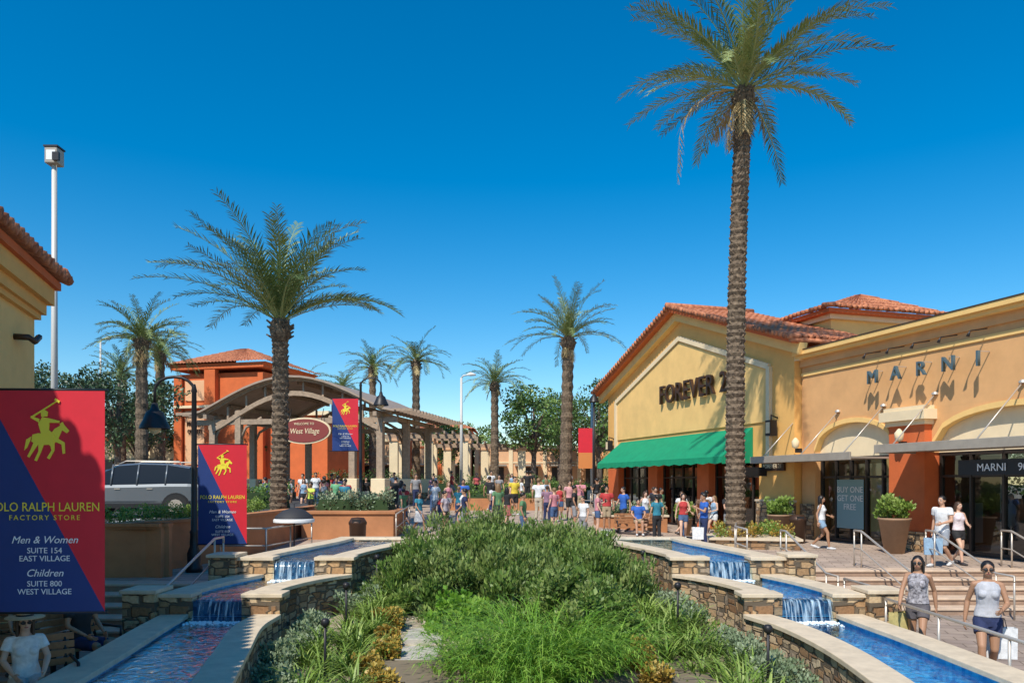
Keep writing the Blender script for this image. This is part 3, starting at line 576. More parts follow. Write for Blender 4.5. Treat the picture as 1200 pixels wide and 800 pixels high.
def mound(name,c,rad,nc,cr_,nper,m,up=.5,ll=(.06,.12),wr=.25,jit=.15,spr=0,m2=None,sL=.6):
    par=root(name); cs=[]
    for i in range(nc):
        a=R(0,2*math.pi); h=random.random()**.8; th=math.acos(h); k=R(1-jit*1.6,1+jit)+.12*math.sin(3*a+c[0]*5)*math.sin(th)+.1*math.sin(5*a+th*4)
        cs.append((c[0]+rad[0]*math.sin(th)*math.cos(a)*k,c[1]+rad[1]*math.sin(th)*math.sin(a)*k,c[2]+rad[2]*math.cos(th)*k))
    half=len(cs)*2//3 if m2 else len(cs)
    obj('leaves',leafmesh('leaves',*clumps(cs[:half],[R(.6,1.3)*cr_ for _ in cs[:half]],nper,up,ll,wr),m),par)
    if m2: obj('young_leaves',leafmesh('young_leaves',*clumps(cs[half:],[R(.6,1.3)*cr_ for _ in cs[half:]],nper,up,ll,wr),m2),par)
    if spr:
        V=[];F=[];A=[]
        for q in range(spr): s=random.choice(cs); stems(V,F,A,(s[0],s[1],s[2]-.1),5,sL,.006,(.9,1.5),.12,.7,14,.10,4)
        obj('sprigs',vmesh('sprigs',V,F,A,m2 or m),par)
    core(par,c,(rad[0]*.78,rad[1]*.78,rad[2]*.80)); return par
mound('flowering_shrub',(-.5,19.0,-.3),(1.9,2.0,1.35),150,.27,120,LBUSH,.75,(.08,.17),.16,.15,150,LBUSH2)
mound('flowering_shrub',(1.2,18.5,-.3),(1.5,1.9,1.1),110,.27,115,LBUSH2,.75,(.08,.17),.16,.15,90,LBUSH)
mound('flowering_shrub',(-1.65,16.3,-.6),(.95,1.2,1.15),90,.24,105,LBUSH,.7,(.07,.16),.2,.15,60,LBUSH2)
mound('flowering_shrub',(0.1,16.2,-.6),(1.0,1.2,1.2),90,.24,105,LBUSH2,.7,(.07,.16),.2,.15,90,LBUSH)
mound('flowering_shrub',(1.75,16.2,-.6),(1.0,1.3,1.15),100,.24,105,LBUSH,.75,(.08,.17),.16,.15,60,LBUSH2)
mound('leafy_shrub',(1.15,13.3,-.85),(1.0,.9,1.25),100,.22,105,LBUSH,.5,(.05,.12),.3,.15,60,LBUSH2,.5)
mound('leafy_shrub',(-.95,14.6,-.85),(.6,.6,.72),50,.18,90,LBUSHB,.5,(.06,.12),.35)
for (x,y,n,L) in ((.4,11.4,380,1.95),(-.45,11.9,220,1.55),(1.15,11.8,240,1.7),(.35,12.6,220,1.9),(.1,10.6,200,1.5)):
    arching('feathery_grass',(x,y,-.95),n,L,LBUSHB,.010,5,(1.0,1.55),.5,1.75,14,.17)
def straps(name,pts,L=.75,nb=26,m=LSTRAP):
    V=[];F=[];A=[]
    for (x,y) in pts:
        z=sz(x,y); cv=R(-.2,.2); cl=R(.75,1.2)
        for i in range(nb):
            az=R(0,6.28); el=R(.8,1.45); l=L*R(.6,1.15)*cl; p=np.array([x+R(-.06,.06),y+R(-.06,.06),z]); sd=np.array([-math.sin(az),math.cos(az),0]); vv=R(.2,1)+cv; o=len(V); s=5
            for k in range(s+1):
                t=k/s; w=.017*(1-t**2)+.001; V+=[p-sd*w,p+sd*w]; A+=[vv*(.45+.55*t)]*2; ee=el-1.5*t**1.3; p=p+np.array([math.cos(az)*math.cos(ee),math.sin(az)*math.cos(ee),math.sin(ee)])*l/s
            F+=[(o+2*k,o+2*k+1,o+2*k+3,o+2*k+2) for k in range(s)]
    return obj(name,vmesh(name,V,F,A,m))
def innerx(y,sx=1):
    a=np.interp(y,[4,7.5,10.2,12,13.1,14.8,15.9,18.8,21.6],[3.75,4.0,4.28,4.25,4.05,3.95,3.4,2.95,2.0] if sx>0 else [2.3,2.95,3.55,3.95,4.0,3.95,3.4,2.95,2.0]); return a
for sx in (-1,1):
    pts=[]
    for i in range(95):
        y=R(9.2,19.5); pts.append((sx*(innerx(y,sx)-R(.65,1.7)*(1 if y<16 else .6)),y))
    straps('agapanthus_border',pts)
    for i in range(14):
        y=R(10.3,16.8); x=sx*(innerx(y,sx)-R(.2,.5))
        cs=[(x+R(-.22,.15)*sx,y+R(-.28,.28),sz(x,y)+R(.05,.42)) for _ in range(15)]
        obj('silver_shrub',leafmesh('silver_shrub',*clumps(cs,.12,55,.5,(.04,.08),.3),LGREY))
    for (x,y) in ((1.98,11.2),(2.1,12.0),(2.2,12.9),(2.1,13.8),(2.25,14.7)):
        x=x*sx+R(-.2,.2); y+=R(-.2,.2); k=R(.7,1.1); cs=[(x+R(-.2,.2)*k,y+R(-.2,.2)*k,sz(x,y)+R(.05,.38)*k) for _ in range(20)]
        obj('golden_shrub',leafmesh('golden_shrub',*clumps(cs,.10,60,.3,(.04,.09),.4),LGOLD))
cs=[]
for i in range(250):
    y=R(9.5,20.5); x=R(-1,1); x=x*(innerx(y,1 if x>0 else -1)-.2)
    if -2.1<x<-1.1 and y<15: continue
    cs.append((x,y,sz(x,y)+R(.0,.18)))
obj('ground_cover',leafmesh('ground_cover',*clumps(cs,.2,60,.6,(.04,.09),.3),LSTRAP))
def palm(x,y,z0,zt,r0,r1,nf,L,e=(-.6,1.4),droop=1.2,bend=0,dead=0,nl=34,name='palm_tree',hang=False,lw=.022,ll=.5,lean=0):
    b=B(name); h=zt-z0; n=int(h/(.11 if y<30 else .3)); pts=[];rad=[]
    for i in range(n+1):
        t=i/n; pts.append((x+lean*t+bend*math.sin(t*math.pi),y,z0+h*t)); fl=1+.28*math.exp(-t*h/.5); rad.append((r0+(r1-r0)*t)*fl*(1.07 if i%2 else .91)*R(.96,1.04))
    b.tube('trunk',TRUNK,pts,rad,14,smooth=False)
    if y<30:
        for i in range(int(h*34)):
            a=i*2.39996; t=i/(h*34); px=x+lean*t+bend*math.sin(t*math.pi); rr=(r0+(r1-r0)*t)*.95; z=z0+h*t; c,s_=math.cos(a),math.sin(a)
            b.add('leaf_bases',TRUNK,[(px+c*rr-s_*.07,y+s_*rr+c*.07,z),(px+c*rr+s_*.07,y+s_*rr-c*.07,z),(px+c*(rr+.055),y+s_*(rr+.055),z+.09),(px+c*rr,y+s_*rr,z+.13)],[(0,1,2),(0,2,3),(1,3,2)])
    x=x+lean
    b.tube('crown_boot',TRUNK,[(x,y,zt-.6),(x,y,zt-.2),(x,y,zt+.1),(x,y,zt+.45)],[r1,r1*1.4,r1*1.25,.06],12)
    for i in range(26):
        a=R(0,6.28); z=zt-R(.1,.7); b.tube('frond_stubs',TRUNK,[(x,y,z),(x+math.cos(a)*r1*1.8,y+math.sin(a)*r1*1.8,z+.3)],[.06,.03],5)
    rt=b.done()
    for kind in (0,1):
        V=[];F=[];A=[]; cnt=nf if kind==0 else dead
        for i in range(cnt):
            az=i*2.39996+R(-.2,.2)
            if kind==0: u=i/cnt; el=e[1]+(e[0]-e[1])*(u**.85)+R(-.14,.14); l=L*R(.8,1.1); dr=droop*R(.6,1.35)
            else: el=R(-1.3,-.5); l=L*R(.3,.5); dr=.7
            if kind==1 and hang and i==0: az=math.pi*1.03; el=.15; l=L*1.0; dr=2.6
            seg=9; p=np.array([x,y,zt+.1]); P=[p]; tw=R(-.35,.35)
            for k in range(seg):
                t=(k+1)/seg; ee=max(el-dr*t**1.35,-1.52); p=p+np.array([math.cos(az+tw*t)*math.cos(ee),math.sin(az+tw*t)*math.cos(ee),math.sin(ee)])*l/seg; P.append(p)
            P=np.array(P); Sd=np.array([-math.sin(az),math.cos(az),0]); vv=R(.15,.95)
            o=len(V)
            for k in range(seg+1): w=.035*(1-k/seg)+.006; V+=[P[k]-Sd*w,P[k]+Sd*w,P[k]+np.array([0,0,-w])]; A+=[.95]*3
            for k in range(seg):
                for q,r_ in ((0,1),(1,2),(2,0)): F.append((o+3*k+q,o+3*k+r_,o+3*k+3+r_,o+3*k+3+q))
            for j in range(nl):
                t=.12+.88*j/(nl-1); kk=min(int(t*seg),seg-1); fr=t*seg-kk; base=P[kk]*(1-fr)+P[kk+1]*fr; Tn=P[kk+1]-P[kk]; Tn=Tn/np.linalg.norm(Tn); U=np.cross(Sd,Tn); U=U if U[2]>0 else -U
                lf=ll*(.35+.65*math.sin(math.pi*min(1,.15+.8*t)))*R(.75,1.1)
                for sg in (-1,1):
                    if random.random()<(.25 if kind else .06): continue
                    D=Tn*R(.65,1.0)+Sd*sg*R(.5,.8)+U*R(.05,.55)*(1 if kind==0 else -.5)+np.array([0,0,-.08]); D=D/np.linalg.norm(D); m1=base+D*lf*.5; tip=base+D*lf+np.array([0,0,-.12*lf*R(.3,2)]); wv=Tn*lw
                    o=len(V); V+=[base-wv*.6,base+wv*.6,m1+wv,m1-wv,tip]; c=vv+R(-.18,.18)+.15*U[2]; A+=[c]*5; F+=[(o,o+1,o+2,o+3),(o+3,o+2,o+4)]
        if cnt:
            nm='fronds' if kind==0 else 'dry_fronds'; obj(nm,vmesh(nm,V,F,A,LPALM if kind==0 else LPALMD),rt)
    return rt
palm(7.28,25,0,14.75,.31,.25,50,4.35,(.12,1.5),1.0,-.12,8,54,hang=True,lw=.026,ll=.62,lean=.28)
palm(-8.1,26.5,.3,7.5,.29,.26,52,4.4,(.5,1.54),.95,.05,0,52,lw=.024,ll=.68,lean=.1)
palm(3.1,45,.8,10.4,.38,.32,42,3.7,(.3,1.52),1.0,0,8,36,lw=.026,lean=.2)
palm(-1.35,60,1,9.7,.34,.28,34,3.0,(.1,1.5),1.1,0,6,26,lw=.032)
palm(-7.5,60,1,11.4,.34,.28,36,3.0,(.0,1.4),1.2,0,8,26,lw=.032)
palm(-11.8,65,1,11.7,.34,.28,34,2.9,(.0,1.4),1.2,0,8,26,lw=.032)
palm(-21.7,45,1,10.3,.38,.30,44,3.2,(.05,1.45),1.15,0,10,32,lw=.03)
palm(-25.2,55,1,11.2,.38,.30,38,3.0,(.0,1.4),1.2,0,8,28,lw=.032)
palm(-29.5,58,1,10.2,.36,.30,34,2.9,(.0,1.4),1.2,0,8,24,lw=.034)
palm(-19.5,72,1,11.0,.34,.28,30,3.0,(-.2,1.4),1.3,0,6,22,lw=.04); palm(-16.5,75,1,11.2,.34,.28,30,2.8,(-.2,1.4),1.3,0,6,22,lw=.04)
def tree(x,y,z0,h,r,m=LTREE,nc=60,nper=110,name='broadleaf_tree',ls=(.14,.28),cone=False):
    b=B(name); b.tube('trunk',BARK,[(x,y,z0),(x+R(-.2,.2),y,z0+h*.25),(x+R(-.3,.3),y,z0+h*.5),(x,y,z0+h*.85)],[.03*h,.024*h,.016*h,.005*h],9)
    cs=[]
    for i in range(nc):
        a=R(0,6.28); ph=math.acos(R(-.75,1)); q=R(.45,1.08); c=(x+r*q*math.sin(ph)*math.cos(a),y+r*q*math.sin(ph)*math.sin(a),z0+h*.64+h*.34*q*math.cos(ph))
        cs.append(c)
        if i%4==0: b.tube('limbs',BARK,[(x,y,z0+h*R(.3,.5)),((x+c[0])/2,(y+c[1])/2,(z0+h*.45+c[2])/2+.2),c],[.012*h,.007*h,.002*h],5)
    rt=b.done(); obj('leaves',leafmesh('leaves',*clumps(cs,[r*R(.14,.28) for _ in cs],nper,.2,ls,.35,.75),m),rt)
tree(-25.6,50,1,8.8,3.4,LPINE,80,110,'pine_tree',(.14,.26)); tree(-31.5,52,1,9.0,3.6,LPINE,70,105,'pine_tree'); tree(-36,60,1,10,3.6,LPINE,60,100,'pine_tree')
tree(1.7,62,1,9.2,3.2,LTREE2,66,88); tree(7.3,64,1,9.4,3.8,LTREE,70,92); tree(9.6,58,1,8.0,3.0,LTREE2,56,85); tree(4.6,72,1,9.5,3.4,LTREE); tree(-3.6,80,1,7.5,3.0,LTREE2); tree(-30,62,1,8,3.5,LTREE)
tree(-20.2,62,1,6,2.6,LTREE,50,90); tree(-5.6,66,1,6.6,2.2,LTREE2,46,80); tree(11.5,68,1,9,3.5,LTREE); tree(-14.5,68,1,7.5,2.8,LTREE2,50,85)
cs=[]
for i in range(560):
    x=R(-95,95); y=R(92,100); cs.append((x,y,1+R(0,1)**.7*(4.4+1.4*math.sin(x*.21)+1.1*math.sin(x*.53))))
obj('distant_tree_line',leafmesh('distant_tree_line',*clumps(cs,1.2,60,.2,(.35,.7),.4),LTREE))
def hedge(name,x0,x1,y0,y1,z,h,m=LTREE,dens=14,lr=.25):
    par=root(name); cs=[(R(x0,x1),R(y0,y1),z+h*R(.2,1.05)) for _ in range(int((x1-x0)*(y1-y0)*dens*.5+8))]
    obj('leaves',leafmesh('leaves',*clumps(cs,lr,75,.3,(.06,.13),.35),m),par)
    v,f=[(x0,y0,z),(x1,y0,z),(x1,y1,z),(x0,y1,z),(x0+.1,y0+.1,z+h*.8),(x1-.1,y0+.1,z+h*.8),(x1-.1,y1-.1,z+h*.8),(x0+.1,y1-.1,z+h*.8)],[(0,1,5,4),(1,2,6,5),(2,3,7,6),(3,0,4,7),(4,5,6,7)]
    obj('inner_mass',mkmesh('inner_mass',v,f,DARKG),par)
hedge('hedge',-7.0,-4.4,27.4,29.3,1.05,.55,LGREY,16,.25); hedge('hedge',-6,6.8,53,55,1,1.3,LTREE,7,.4); hedge('hedge',-3.2,-.4,44,45,.95,.9,LBUSH,12); hedge('hedge',1.5,5,48,49.4,1,1.0,LBUSH,12); hedge('hedge',-14,-7,52,54,1,1.6,LTREE,6,.4)
hedge('hedge',-13,-9,30,31.2,1.05,.8,LBUSH,12)
hedge('hedge',-20,-14,35,36,1.05,.9,LBUSH,8)
# ------------------------------------------------------------------ planters / walls
b=B('retaining_wall'); W=[np.array(p) for p in ((-30,16.0),(-9.2,16.9),(-8.55,17.6),(-8.0,19.5),(-7.6,22.),(-7.5,26),(-7.7,31.5))]; W=cr([tuple(p) for p in W],4)
ribbon(b,'wall',BROWNW,W,offset(W,-.3),-.8,1.12); ribbon(b,'coping',BROWNW,offset(W,.04),offset(W,-.34),1.121,1.2,bev=.01); b.done()
b=B('parking_lot'); A=offset(W,-.29); v=[(p[0],p[1],1.06) for p in A]+[(-60,p[1],1.06) for p in A]; n=len(A)
b.add('p',ASPH,v,[(i,i+1,i+1+n,i+n) for i in range(n-1)]); b.add('p',ASPH,[(-60,31.5,1.06),(-7.7,31.5,1.06),(-13,46,1.06),(-60,46,1.06)],[(0,1,2,3)]); 
for i in range(6): b.box('parking_stripes',WHITE,(-24+i*2.7,19.5,1.06),(-23.88+i*2.7,24,1.067))
b.done()
W2=offset(W,-.62); 
for i in range(16):
    y=17.55+i*.47; x=float(np.interp(y,[p[1] for p in W2],[p[0] for p in W2]))+R(-.08,.02); k=R(.85,1.3)
    cs=[(x+R(-.13,.13)*k,y+R(-.12,.12)*k,1.22+R(-.08,.22)*k) for _ in range(10)]; obj('clipped_shrub',leafmesh('clipped_shrub',*clumps(cs,.13*k,60,.2,(.03,.06),.4),LSTRAP))
b=B('raised_planter'); b.box('body',BROWNW,(-7.3,26.6,-.1),(-4.1,29.6,1.0),bev=.02); b.box('rim',BROWNW,(-7.36,26.54,1.001),(-4.04,29.66,1.1),bev=.01); b.done()
b=B('raised_planter'); b.box('body',BROWNW,(3.4,30.6,-.1),(6.2,32,.72),bev=.02); b.box('rim',CAP,(3.34,30.54,.721),(6.26,32.06,.8),bev=.01); b.done(); hedge('hedge',3.5,6.1,30.7,31.9,.75,.4,LGREY,16,.2)
b=B('raised_planter'); b.box('body',BROWNW,(-3.4,38.6,.3),(2.6,39.4,1.3)); b.done(); hedge('hedge',-3.3,2.5,38.7,39.3,1.2,.35,LBUSH,16,.2)
b=B('raised_planter'); b.prismz('body',STONE,[(6.3,24.4),(8.9,23.7),(9.3,25.6),(6.7,26.2)],-.05,.28); b.prismz('rim',CAP,[(6.22,24.34),(8.96,23.62),(9.38,25.66),(6.65,26.28)],.281,.35); b.done()
cs=[(R(6.6,8.8),R(24.4,25.8),.4+R(0,.25)) for _ in range(26)]; obj('flowering_plants',leafmesh('flowering_plants',*clumps(cs,.2,55,.5,(.05,.1),.35),LGOLD)); cs=[(R(6.6,8.8),R(24.3,25.8),.38+R(0,.3)) for _ in range(30)]; obj('leafy_plants',leafmesh('leafy_plants',*clumps(cs,.2,60,.5,(.05,.1),.35),LSTRAP))
# ------------------------------------------------------------------ right shops
u=Vector((-.291,.957,0)).normalized(); Mx=Matrix(((-u.x,u.y,0,13.5),(-u.y,-u.x,0,20.3),(0,0,1,0),(0,0,0,1)))
b=B('gabled_clothing_shop',Mx)
x0,x1,xm=-26,-9.,-17.5; E,Pk=7.2,10.05
b.prism('walls',YEL,[(x0,3.0),(x1,3.0),(x1,E),(xm,Pk),(x0,E)],-.3,3.2)
for (a,c) in ((-26,-24.6),(-20.9,-19.9),(-16.0,-15.0)): b.box('red_piers',TERRA,(a,-.3,-.2),(c,.4,2.998))
b.box('piers',YEL,(-11.2,-.3,-.2),(-9,.4,2.998)); b.box('piers',YEL,(-26,2.9,-.2),(-9,3.2,2.998)); b.box('piers',YEL,(-9.3,.41,-.2),(-9,2.89,2.998))
for a,c in ((-24.6,-20.9),(-19.9,-16.),(-15.,-11.2)):
    b.add('glazing',GLASS,[(a,.1,.1),(c,.1,.1),(c,.1,2.9),(a,.1,2.9)],[(0,1,2,3)])
    b.box('frames',FRAME,(a,.05,0),(c,.15,.1)); b.box('frames',FRAME,(a,.05,2.3),(c,.15,2.38))
    for k in range(5): xx=a+(c-a-.06)*k/4; b.box('frames',FRAME,(xx,.04,.101),(xx+.06,.16,2.9))
b.box('interior',CREAM,(-24.6,2.6,0),(-11.2,2.7,2.9)); 
for i in range(24): xx=R(-24,-12); b.box('merchandise',cloth(random.choice([wh,rd,bl,pk,bk,kh])),(xx,R(1.2,2.2),R(.3,.5)),(xx+R(.3,.8),2.4,R(1.2,1.9)))
def frame_strip(p,q,w,y0,y1,part='gable_moulding',m=CREAM):
    d=Vector((q[0]-p[0],q[1]-p[1])).normalized(); nn=Vector((-d.y,d.x))*w/2; b.prism(part,m,[(p[0]-nn.x,p[1]-nn.y),(q[0]-nn.x,q[1]-nn.y),(q[0]+nn.x,q[1]+nn.y),(p[0]+nn.x,p[1]+nn.y)],y0,y1)
b.prism('gable_panel',YEL2,[(-24.6,4.5),(-10.6,4.5),(-10.6,6.55),(xm,8.85),(-24.6,6.55)],-.36,-.3)
ins=[(-24.75,3.1),(-24.75,6.65),(xm,9.02),(-10.45,6.65),(-10.45,3.1)]
for i in range(4): frame_strip(ins[i],ins[i+1],.22,-.44-.003*i,-.3)
for sgn in (-1,1):
    ex=xm+sgn*9.2; ez=E-.25
    frame_strip((xm,Pk+.02),(ex,ez+.05),.42,-.62-.004*sgn,-.302,'rake_cornice',YEL2); frame_strip((xm,Pk+.30),(ex,ez+.33),.2,-.92-.004*sgn,-.3,'rake_fascia',TERRA)
    tile_roof(b,'roof_tiles',(ex,-1.0,ez+.42),(ex,3.6,ez+.42),(xm,3.6,Pk+.42),(xm,-1.0,Pk+.42)) if sgn>0 else tile_roof(b,'roof_tiles',(ex,3.6,ez+.42),(ex,-1.0,ez+.42),(xm,-1.0,Pk+.42),(xm,3.6,Pk+.42))
    tile_ends(b,'tile_ends',(xm,-1.08,Pk+.46),(ex,-1.08,ez+.46),(0,1,0),.11,.5)
b.tube('ridge',ROOFT,[(xm,-1.1,Pk+.5),(xm,3.7,Pk+.5)],.15,8)
b.box('eave_cornice',CREAM,(-9.0,-.3,E-.55),(-8.72,3.3,E-.2)); b.tube('eave_tiles',ROOFT,[(-8.3,-1.0,E+.1),(-8.3,3.6,E+.1)],.09,8)
tile_ends(b,'tile_ends',(-8.27,-.9,E+.22),(-8.27,3.5,E+.22),(-1,0,.33),.1,.4)
b.box('rear_tower',YEL2,(-24,3.4,0),(-11.5,9,8.95)); b.box('tower_cornice',CREAM,(-24.2,3.2,8.951),(-11.3,9.2,9.15)); b.box('tower_soffit',TERRA,(-24.5,2.9,9.151),(-11,9.5,9.32))
tile_roof(b,'roof_tiles',(-24.6,2.8,9.33),(-10.9,2.8,9.33),(-13,6.2,10.5),(-22,6.2,10.5)); tile_roof(b,'roof_tiles',(-10.9,2.8,9.33),(-10.9,9.6,9.33),(-13,6.2,10.5),(-13,6.2,10.5)); tile_roof(b,'roof_tiles',(-24.6,9.6,9.33),(-24.6,2.8,9.33),(-22,6.2,10.5),(-22,6.2,10.5))
tile_ends(b,'tile_ends',(-24.6,2.75,9.4),(-10.9,2.75,9.4),(0,1,0.2)); tile_ends(b,'tile_ends',(-10.85,2.75,9.4),(-10.85,9.5,9.4),(-1,0,0.2))
v=[];f=[];nA=26
for i in range(nA+1):
    x=-24.2+12.6*i/nA; v+=[(x,-.32,4.35),(x,-1.75,3.15),(x,-1.77,2.85+(.0 if i%2 else .06))]
for i in range(nA): a=3*i; f+=[(a,a+1,a+4,a+3),(a+1,a+2,a+5,a+4)]
b.add('awning',GREENC,v,f); b.add('awning_sides',GREENC,[(-24.2,-.32,4.35),(-24.2,-1.75,3.15),(-24.2,-1.77,2.85),(-24.2,-.32,2.9),(-11.6,-.32,4.35),(-11.6,-1.75,3.15),(-11.6,-1.77,2.85),(-11.6,-.32,2.9)],[(0,1,2,3),(4,7,6,5)])
b.text('lettering','FOREVER 21',BRWN,(-15.9,-.50,6.0),1.3,.90,.07,sp=1.08)
for xx in (-25.2,-10.0):
    b.box('lantern',DARKM,(xx-.16,-.75,3.9),(xx+.16,-.45,4.5)); b.box('lantern_glass',CREAM,(xx-.12,-.76,4.0),(xx+.12,-.46,4.42)); b.tube('lantern_arm',DARKM,[(xx,-.3,4.6),(xx,-.6,4.7),(xx,-.6,4.5)],.03,6)
b.box('blade_sign',BLACK,(-10.75,-1.3,2.35),(-10.68,-.31,2.7)); b.box('wainscot',STONE,(-11.25,-.42,-.1),(-8.9,-.301,1.35)); b.box('wainscot_cap',CAP,(-11.3,-.46,1.351),(-8.85,-.3,1.43))
b.box('fascia_board',BRWN,(-10.9,-.4,2.55),(-9.5,-.302,2.95)); b.text('fascia_text','FOREVER 21',CREAM,(-10.2,-.41,2.66),.22,1,.004)
b.done()
b=B('designer_shop',Mx)
X0,X1,H=-8.95,9.,6.4
b.box('walls',TAN,(X0,0,4.35),(X1,6,H)); 
def arched(xa,xb):
    n=14; rx=(xb-xa)/2; xc=(xa+xb)/2; top=[(xa+(xb-xa)*i/n, 3.35+.95*math.sqrt(max(0,1-((xa+(xb-xa)*i/n-xc)/rx)**2))) for i in range(n+1)]
    for i in range(n): 
        (p,zp),(q,zq)=top[i],top[i+1]; b.prism('walls',TAN,[(p,zp),(q,zq),(q,4.349),(p,4.349)],0,.5)
        b.prism('arch_trim',YEL2,[(p,zp-.14),(q,zq-.14),(q,zq+.02),(p,zp+.02)],-.05,.2)
    b.box('arch_panel',CREAM,(xa,.22,3.0),(xb,.3,4.349))
arched(-8.2,-4.4); arched(-2.9,2.4); arched(3.9,8.5)
for a,c in ((X0,-8.2),(-4.4,-2.9),(2.4,3.9),(8.5,X1)): b.box('walls',TAN,(a,0,3.0),(c,.5,4.349))
for a,c in ((-4.35,-2.95),(2.45,3.85)):
    b.box('pier',TERRA,(a,-.28,0),(c,.5,2.999)); b.box('pier',TERRA,(a,-.28,3.001),(c,-.002,3.85)); b.box('pier_capital',CREAM,(a-.08,-.36,3.851),(c+.08,-.003,4.0)); b.box('pier_capital',YEL2,(a-.2,-.5,4.001),(c+.2,-.003,4.3)); b.box('pier_capital',CREAM,(a-.1,-.4,4.301),(c+.1,-.003,4.42)); b.box('pier_base',STONE,(a-.05,-.34,0),(c+.05,-.281,.6))
b.box('walls',TAN,(X0,0,0),(-8.2,.5,2.999)); b.box('wall_stone',STONE,(X0,-.08,0),(-8.25,-.002,1.3))
b.box('parapet',TAN,(X0,-.1,H+.001),(X1,.3,H+.28)); b.box('cornice',YEL2,(X0-.0,-.32,H+.281),(X1,.3,H+.40)); b.box('cornice',YEL2,(X0,-.45,H+.401),(X1,.32,H+.55)); b.box('belt',YEL2,(X0+.02,-.05,H-.35),(X1,-.002,H-.22)); b.box('roof_flashing',BRWN,(X0,-.47,H+.551),(X1,.34,H+.585))
IW=mat('interior_wall',(.35,.28,.22),.8)
for a,c in ((-8.2,-4.4),(-2.9,2.4),(3.9,8.5)):
    b.add('glazing',GLASS,[(a,.3,.12),(c,.3,.12),(c,.3,2.95),(a,.3,2.95)],[(0,1,2,3)]); k=5
    b.box('frames',FRAME,(a,.24,0),(c,.36,.12)); b.box('frames',FRAME,(a,.24,2.9),(c,.36,3.0)); b.box('frames',FRAME,(a,.25,2.25),(c,.35,2.33))
    for i in range(k+1): xx=a+(c-a-.07)*i/k; b.box('frames',FRAME,(xx,.23,.121),(xx+.07,.37,2.9))
    b.box('interior',IW,(a-.3,4,0),(c+.3,4.1,3)); b.box('interior',IW,(a-.3,.6,-.02),(c+.3,4,.02)); b.box('interior_ceiling',CREAM,(a-.3,.4,3.0),(c+.3,4.1,3.05))
    for i in range(5): xx=R(a,c-.6); b.box('display_shelves',IW,(xx,R(1.5,3.4),.1),(xx+R(.4,.9),3.6,R(.8,2)))
    for q in range(2): b.lathe('mannequin',WHITE,((a+c)/2+.8-q*1.9,1.2,0),[(.2,.02),(.02,.05),(.02,.8),(.13,.9),(.1,1.1),(.17,1.35),(.05,1.5),(.04,1.55),(.08,1.65),(.07,1.75),(.001,1.8)],12)
for (a,c,z) in ((-9.6,-4.35,2.86),(-3.3,9,3.02)):
    b.box('canopy',SLAB,(a,-1.75,z),(c,.0,z+.06)); b.box('canopy_fascia',SLAB,(a-.02,-1.8,z-.05),(c+.02,-1.74,z+.2),bev=.01); b.box('canopy_fascia',SLAB,(a-.03,-1.739,z-.05),(a+.03,0,z+.2))
    m=3 if c<0 else 5
    for i in range(m):
        xx=a+.5+(c-a-1)*i/(m-1); b.tube('tie_rods',METAL,[(xx,-1.6,z+.18),(xx+.0,-.0,z+1.75)],.022,6); b.lathe('rod_rosette',METAL,(xx,-.03,z+1.7),[(.1,-.0),(.1,.05),(.04,.1)],10)
STEAL=mat('sign_teal',(.10,.16,.19),.4,metal=.3)
for i,ch in enumerate('MARNI'):
    b.text('sign_letter',ch,STEAL,(-4.9+i*.98,-.42,5.3),.62,1.0,.05); b.box('sign_rods',METAL,(-4.91+i*.98,-.4,5.7),(-4.89+i*.98,-.01,5.73)); b.tube('sign_light',DARKM,[(-4.9+i*.98,-.1,6.35),(-4.9+i*.98,-.7,6.25),(-4.9+i*.98,-.78,6.1)],[.018,.018,.05],6)
b.box('window_poster',mat('poster_teal',(.22,.36,.38),.6),(-7.3,.2,.5),(-6.0,.215,2.2)); b.text('poster_text','BUY ONE\nGET ONE\nFREE',WHITE,(-6.65,.19,1.75),.3,1,.003)
b.box('shop_sign',BLACK,(-.9,-1.2,2.3),(1.9,-1.12,2.7)); b.text('shop_sign_text','MARNI    904',WHITE,(.5,-1.23,2.4),.28,1,.004)
for xx in (-8.6,-3.65,3.1): b.lathe('wall_lamp',CREAM,(xx,-.55,3.35),[(.04,.0),(.12,.06),(.14,.26),(.05,.38),(.001,.41)],12); b.box('wall_lamp_arm',DARKM,(xx-.03,-.55,3.2),(xx+.03,-.28,3.36))
b.done()
def pot(x,y,r,h,ph):
    b=B('potted_plant'); b.lathe('pot',mat('terracotta_pot',(.33,.20,.12),.7,var=.1,vs=6),(x,y,0),[(.001,.0),(r*.62,.0),(r*.98,h*.93),(r*1.06,h*.94),(r*1.06,h),(r*.92,h),(r*.9,h*.9),(.001,h*.9)],24); b.lathe('soil',SOIL,(x,y,h*.9),[(r*.9,.01),(.001,.03)],16); rt=b.done()
    cs=[(x+R(-.8,.8)*r,y+R(-.8,.8)*r,h+R(.05,ph)) for _ in range(34)]; obj('plant',leafmesh('plant',*clumps(cs,.15,60,.6,(.06,.14),.3),LSTRAP),rt)
pot(11.35,22.8,.44,1.05,.55); pot(9.6,27.6,.40,.95,.5); pot(6.7,29.8,.3,.7,.5)
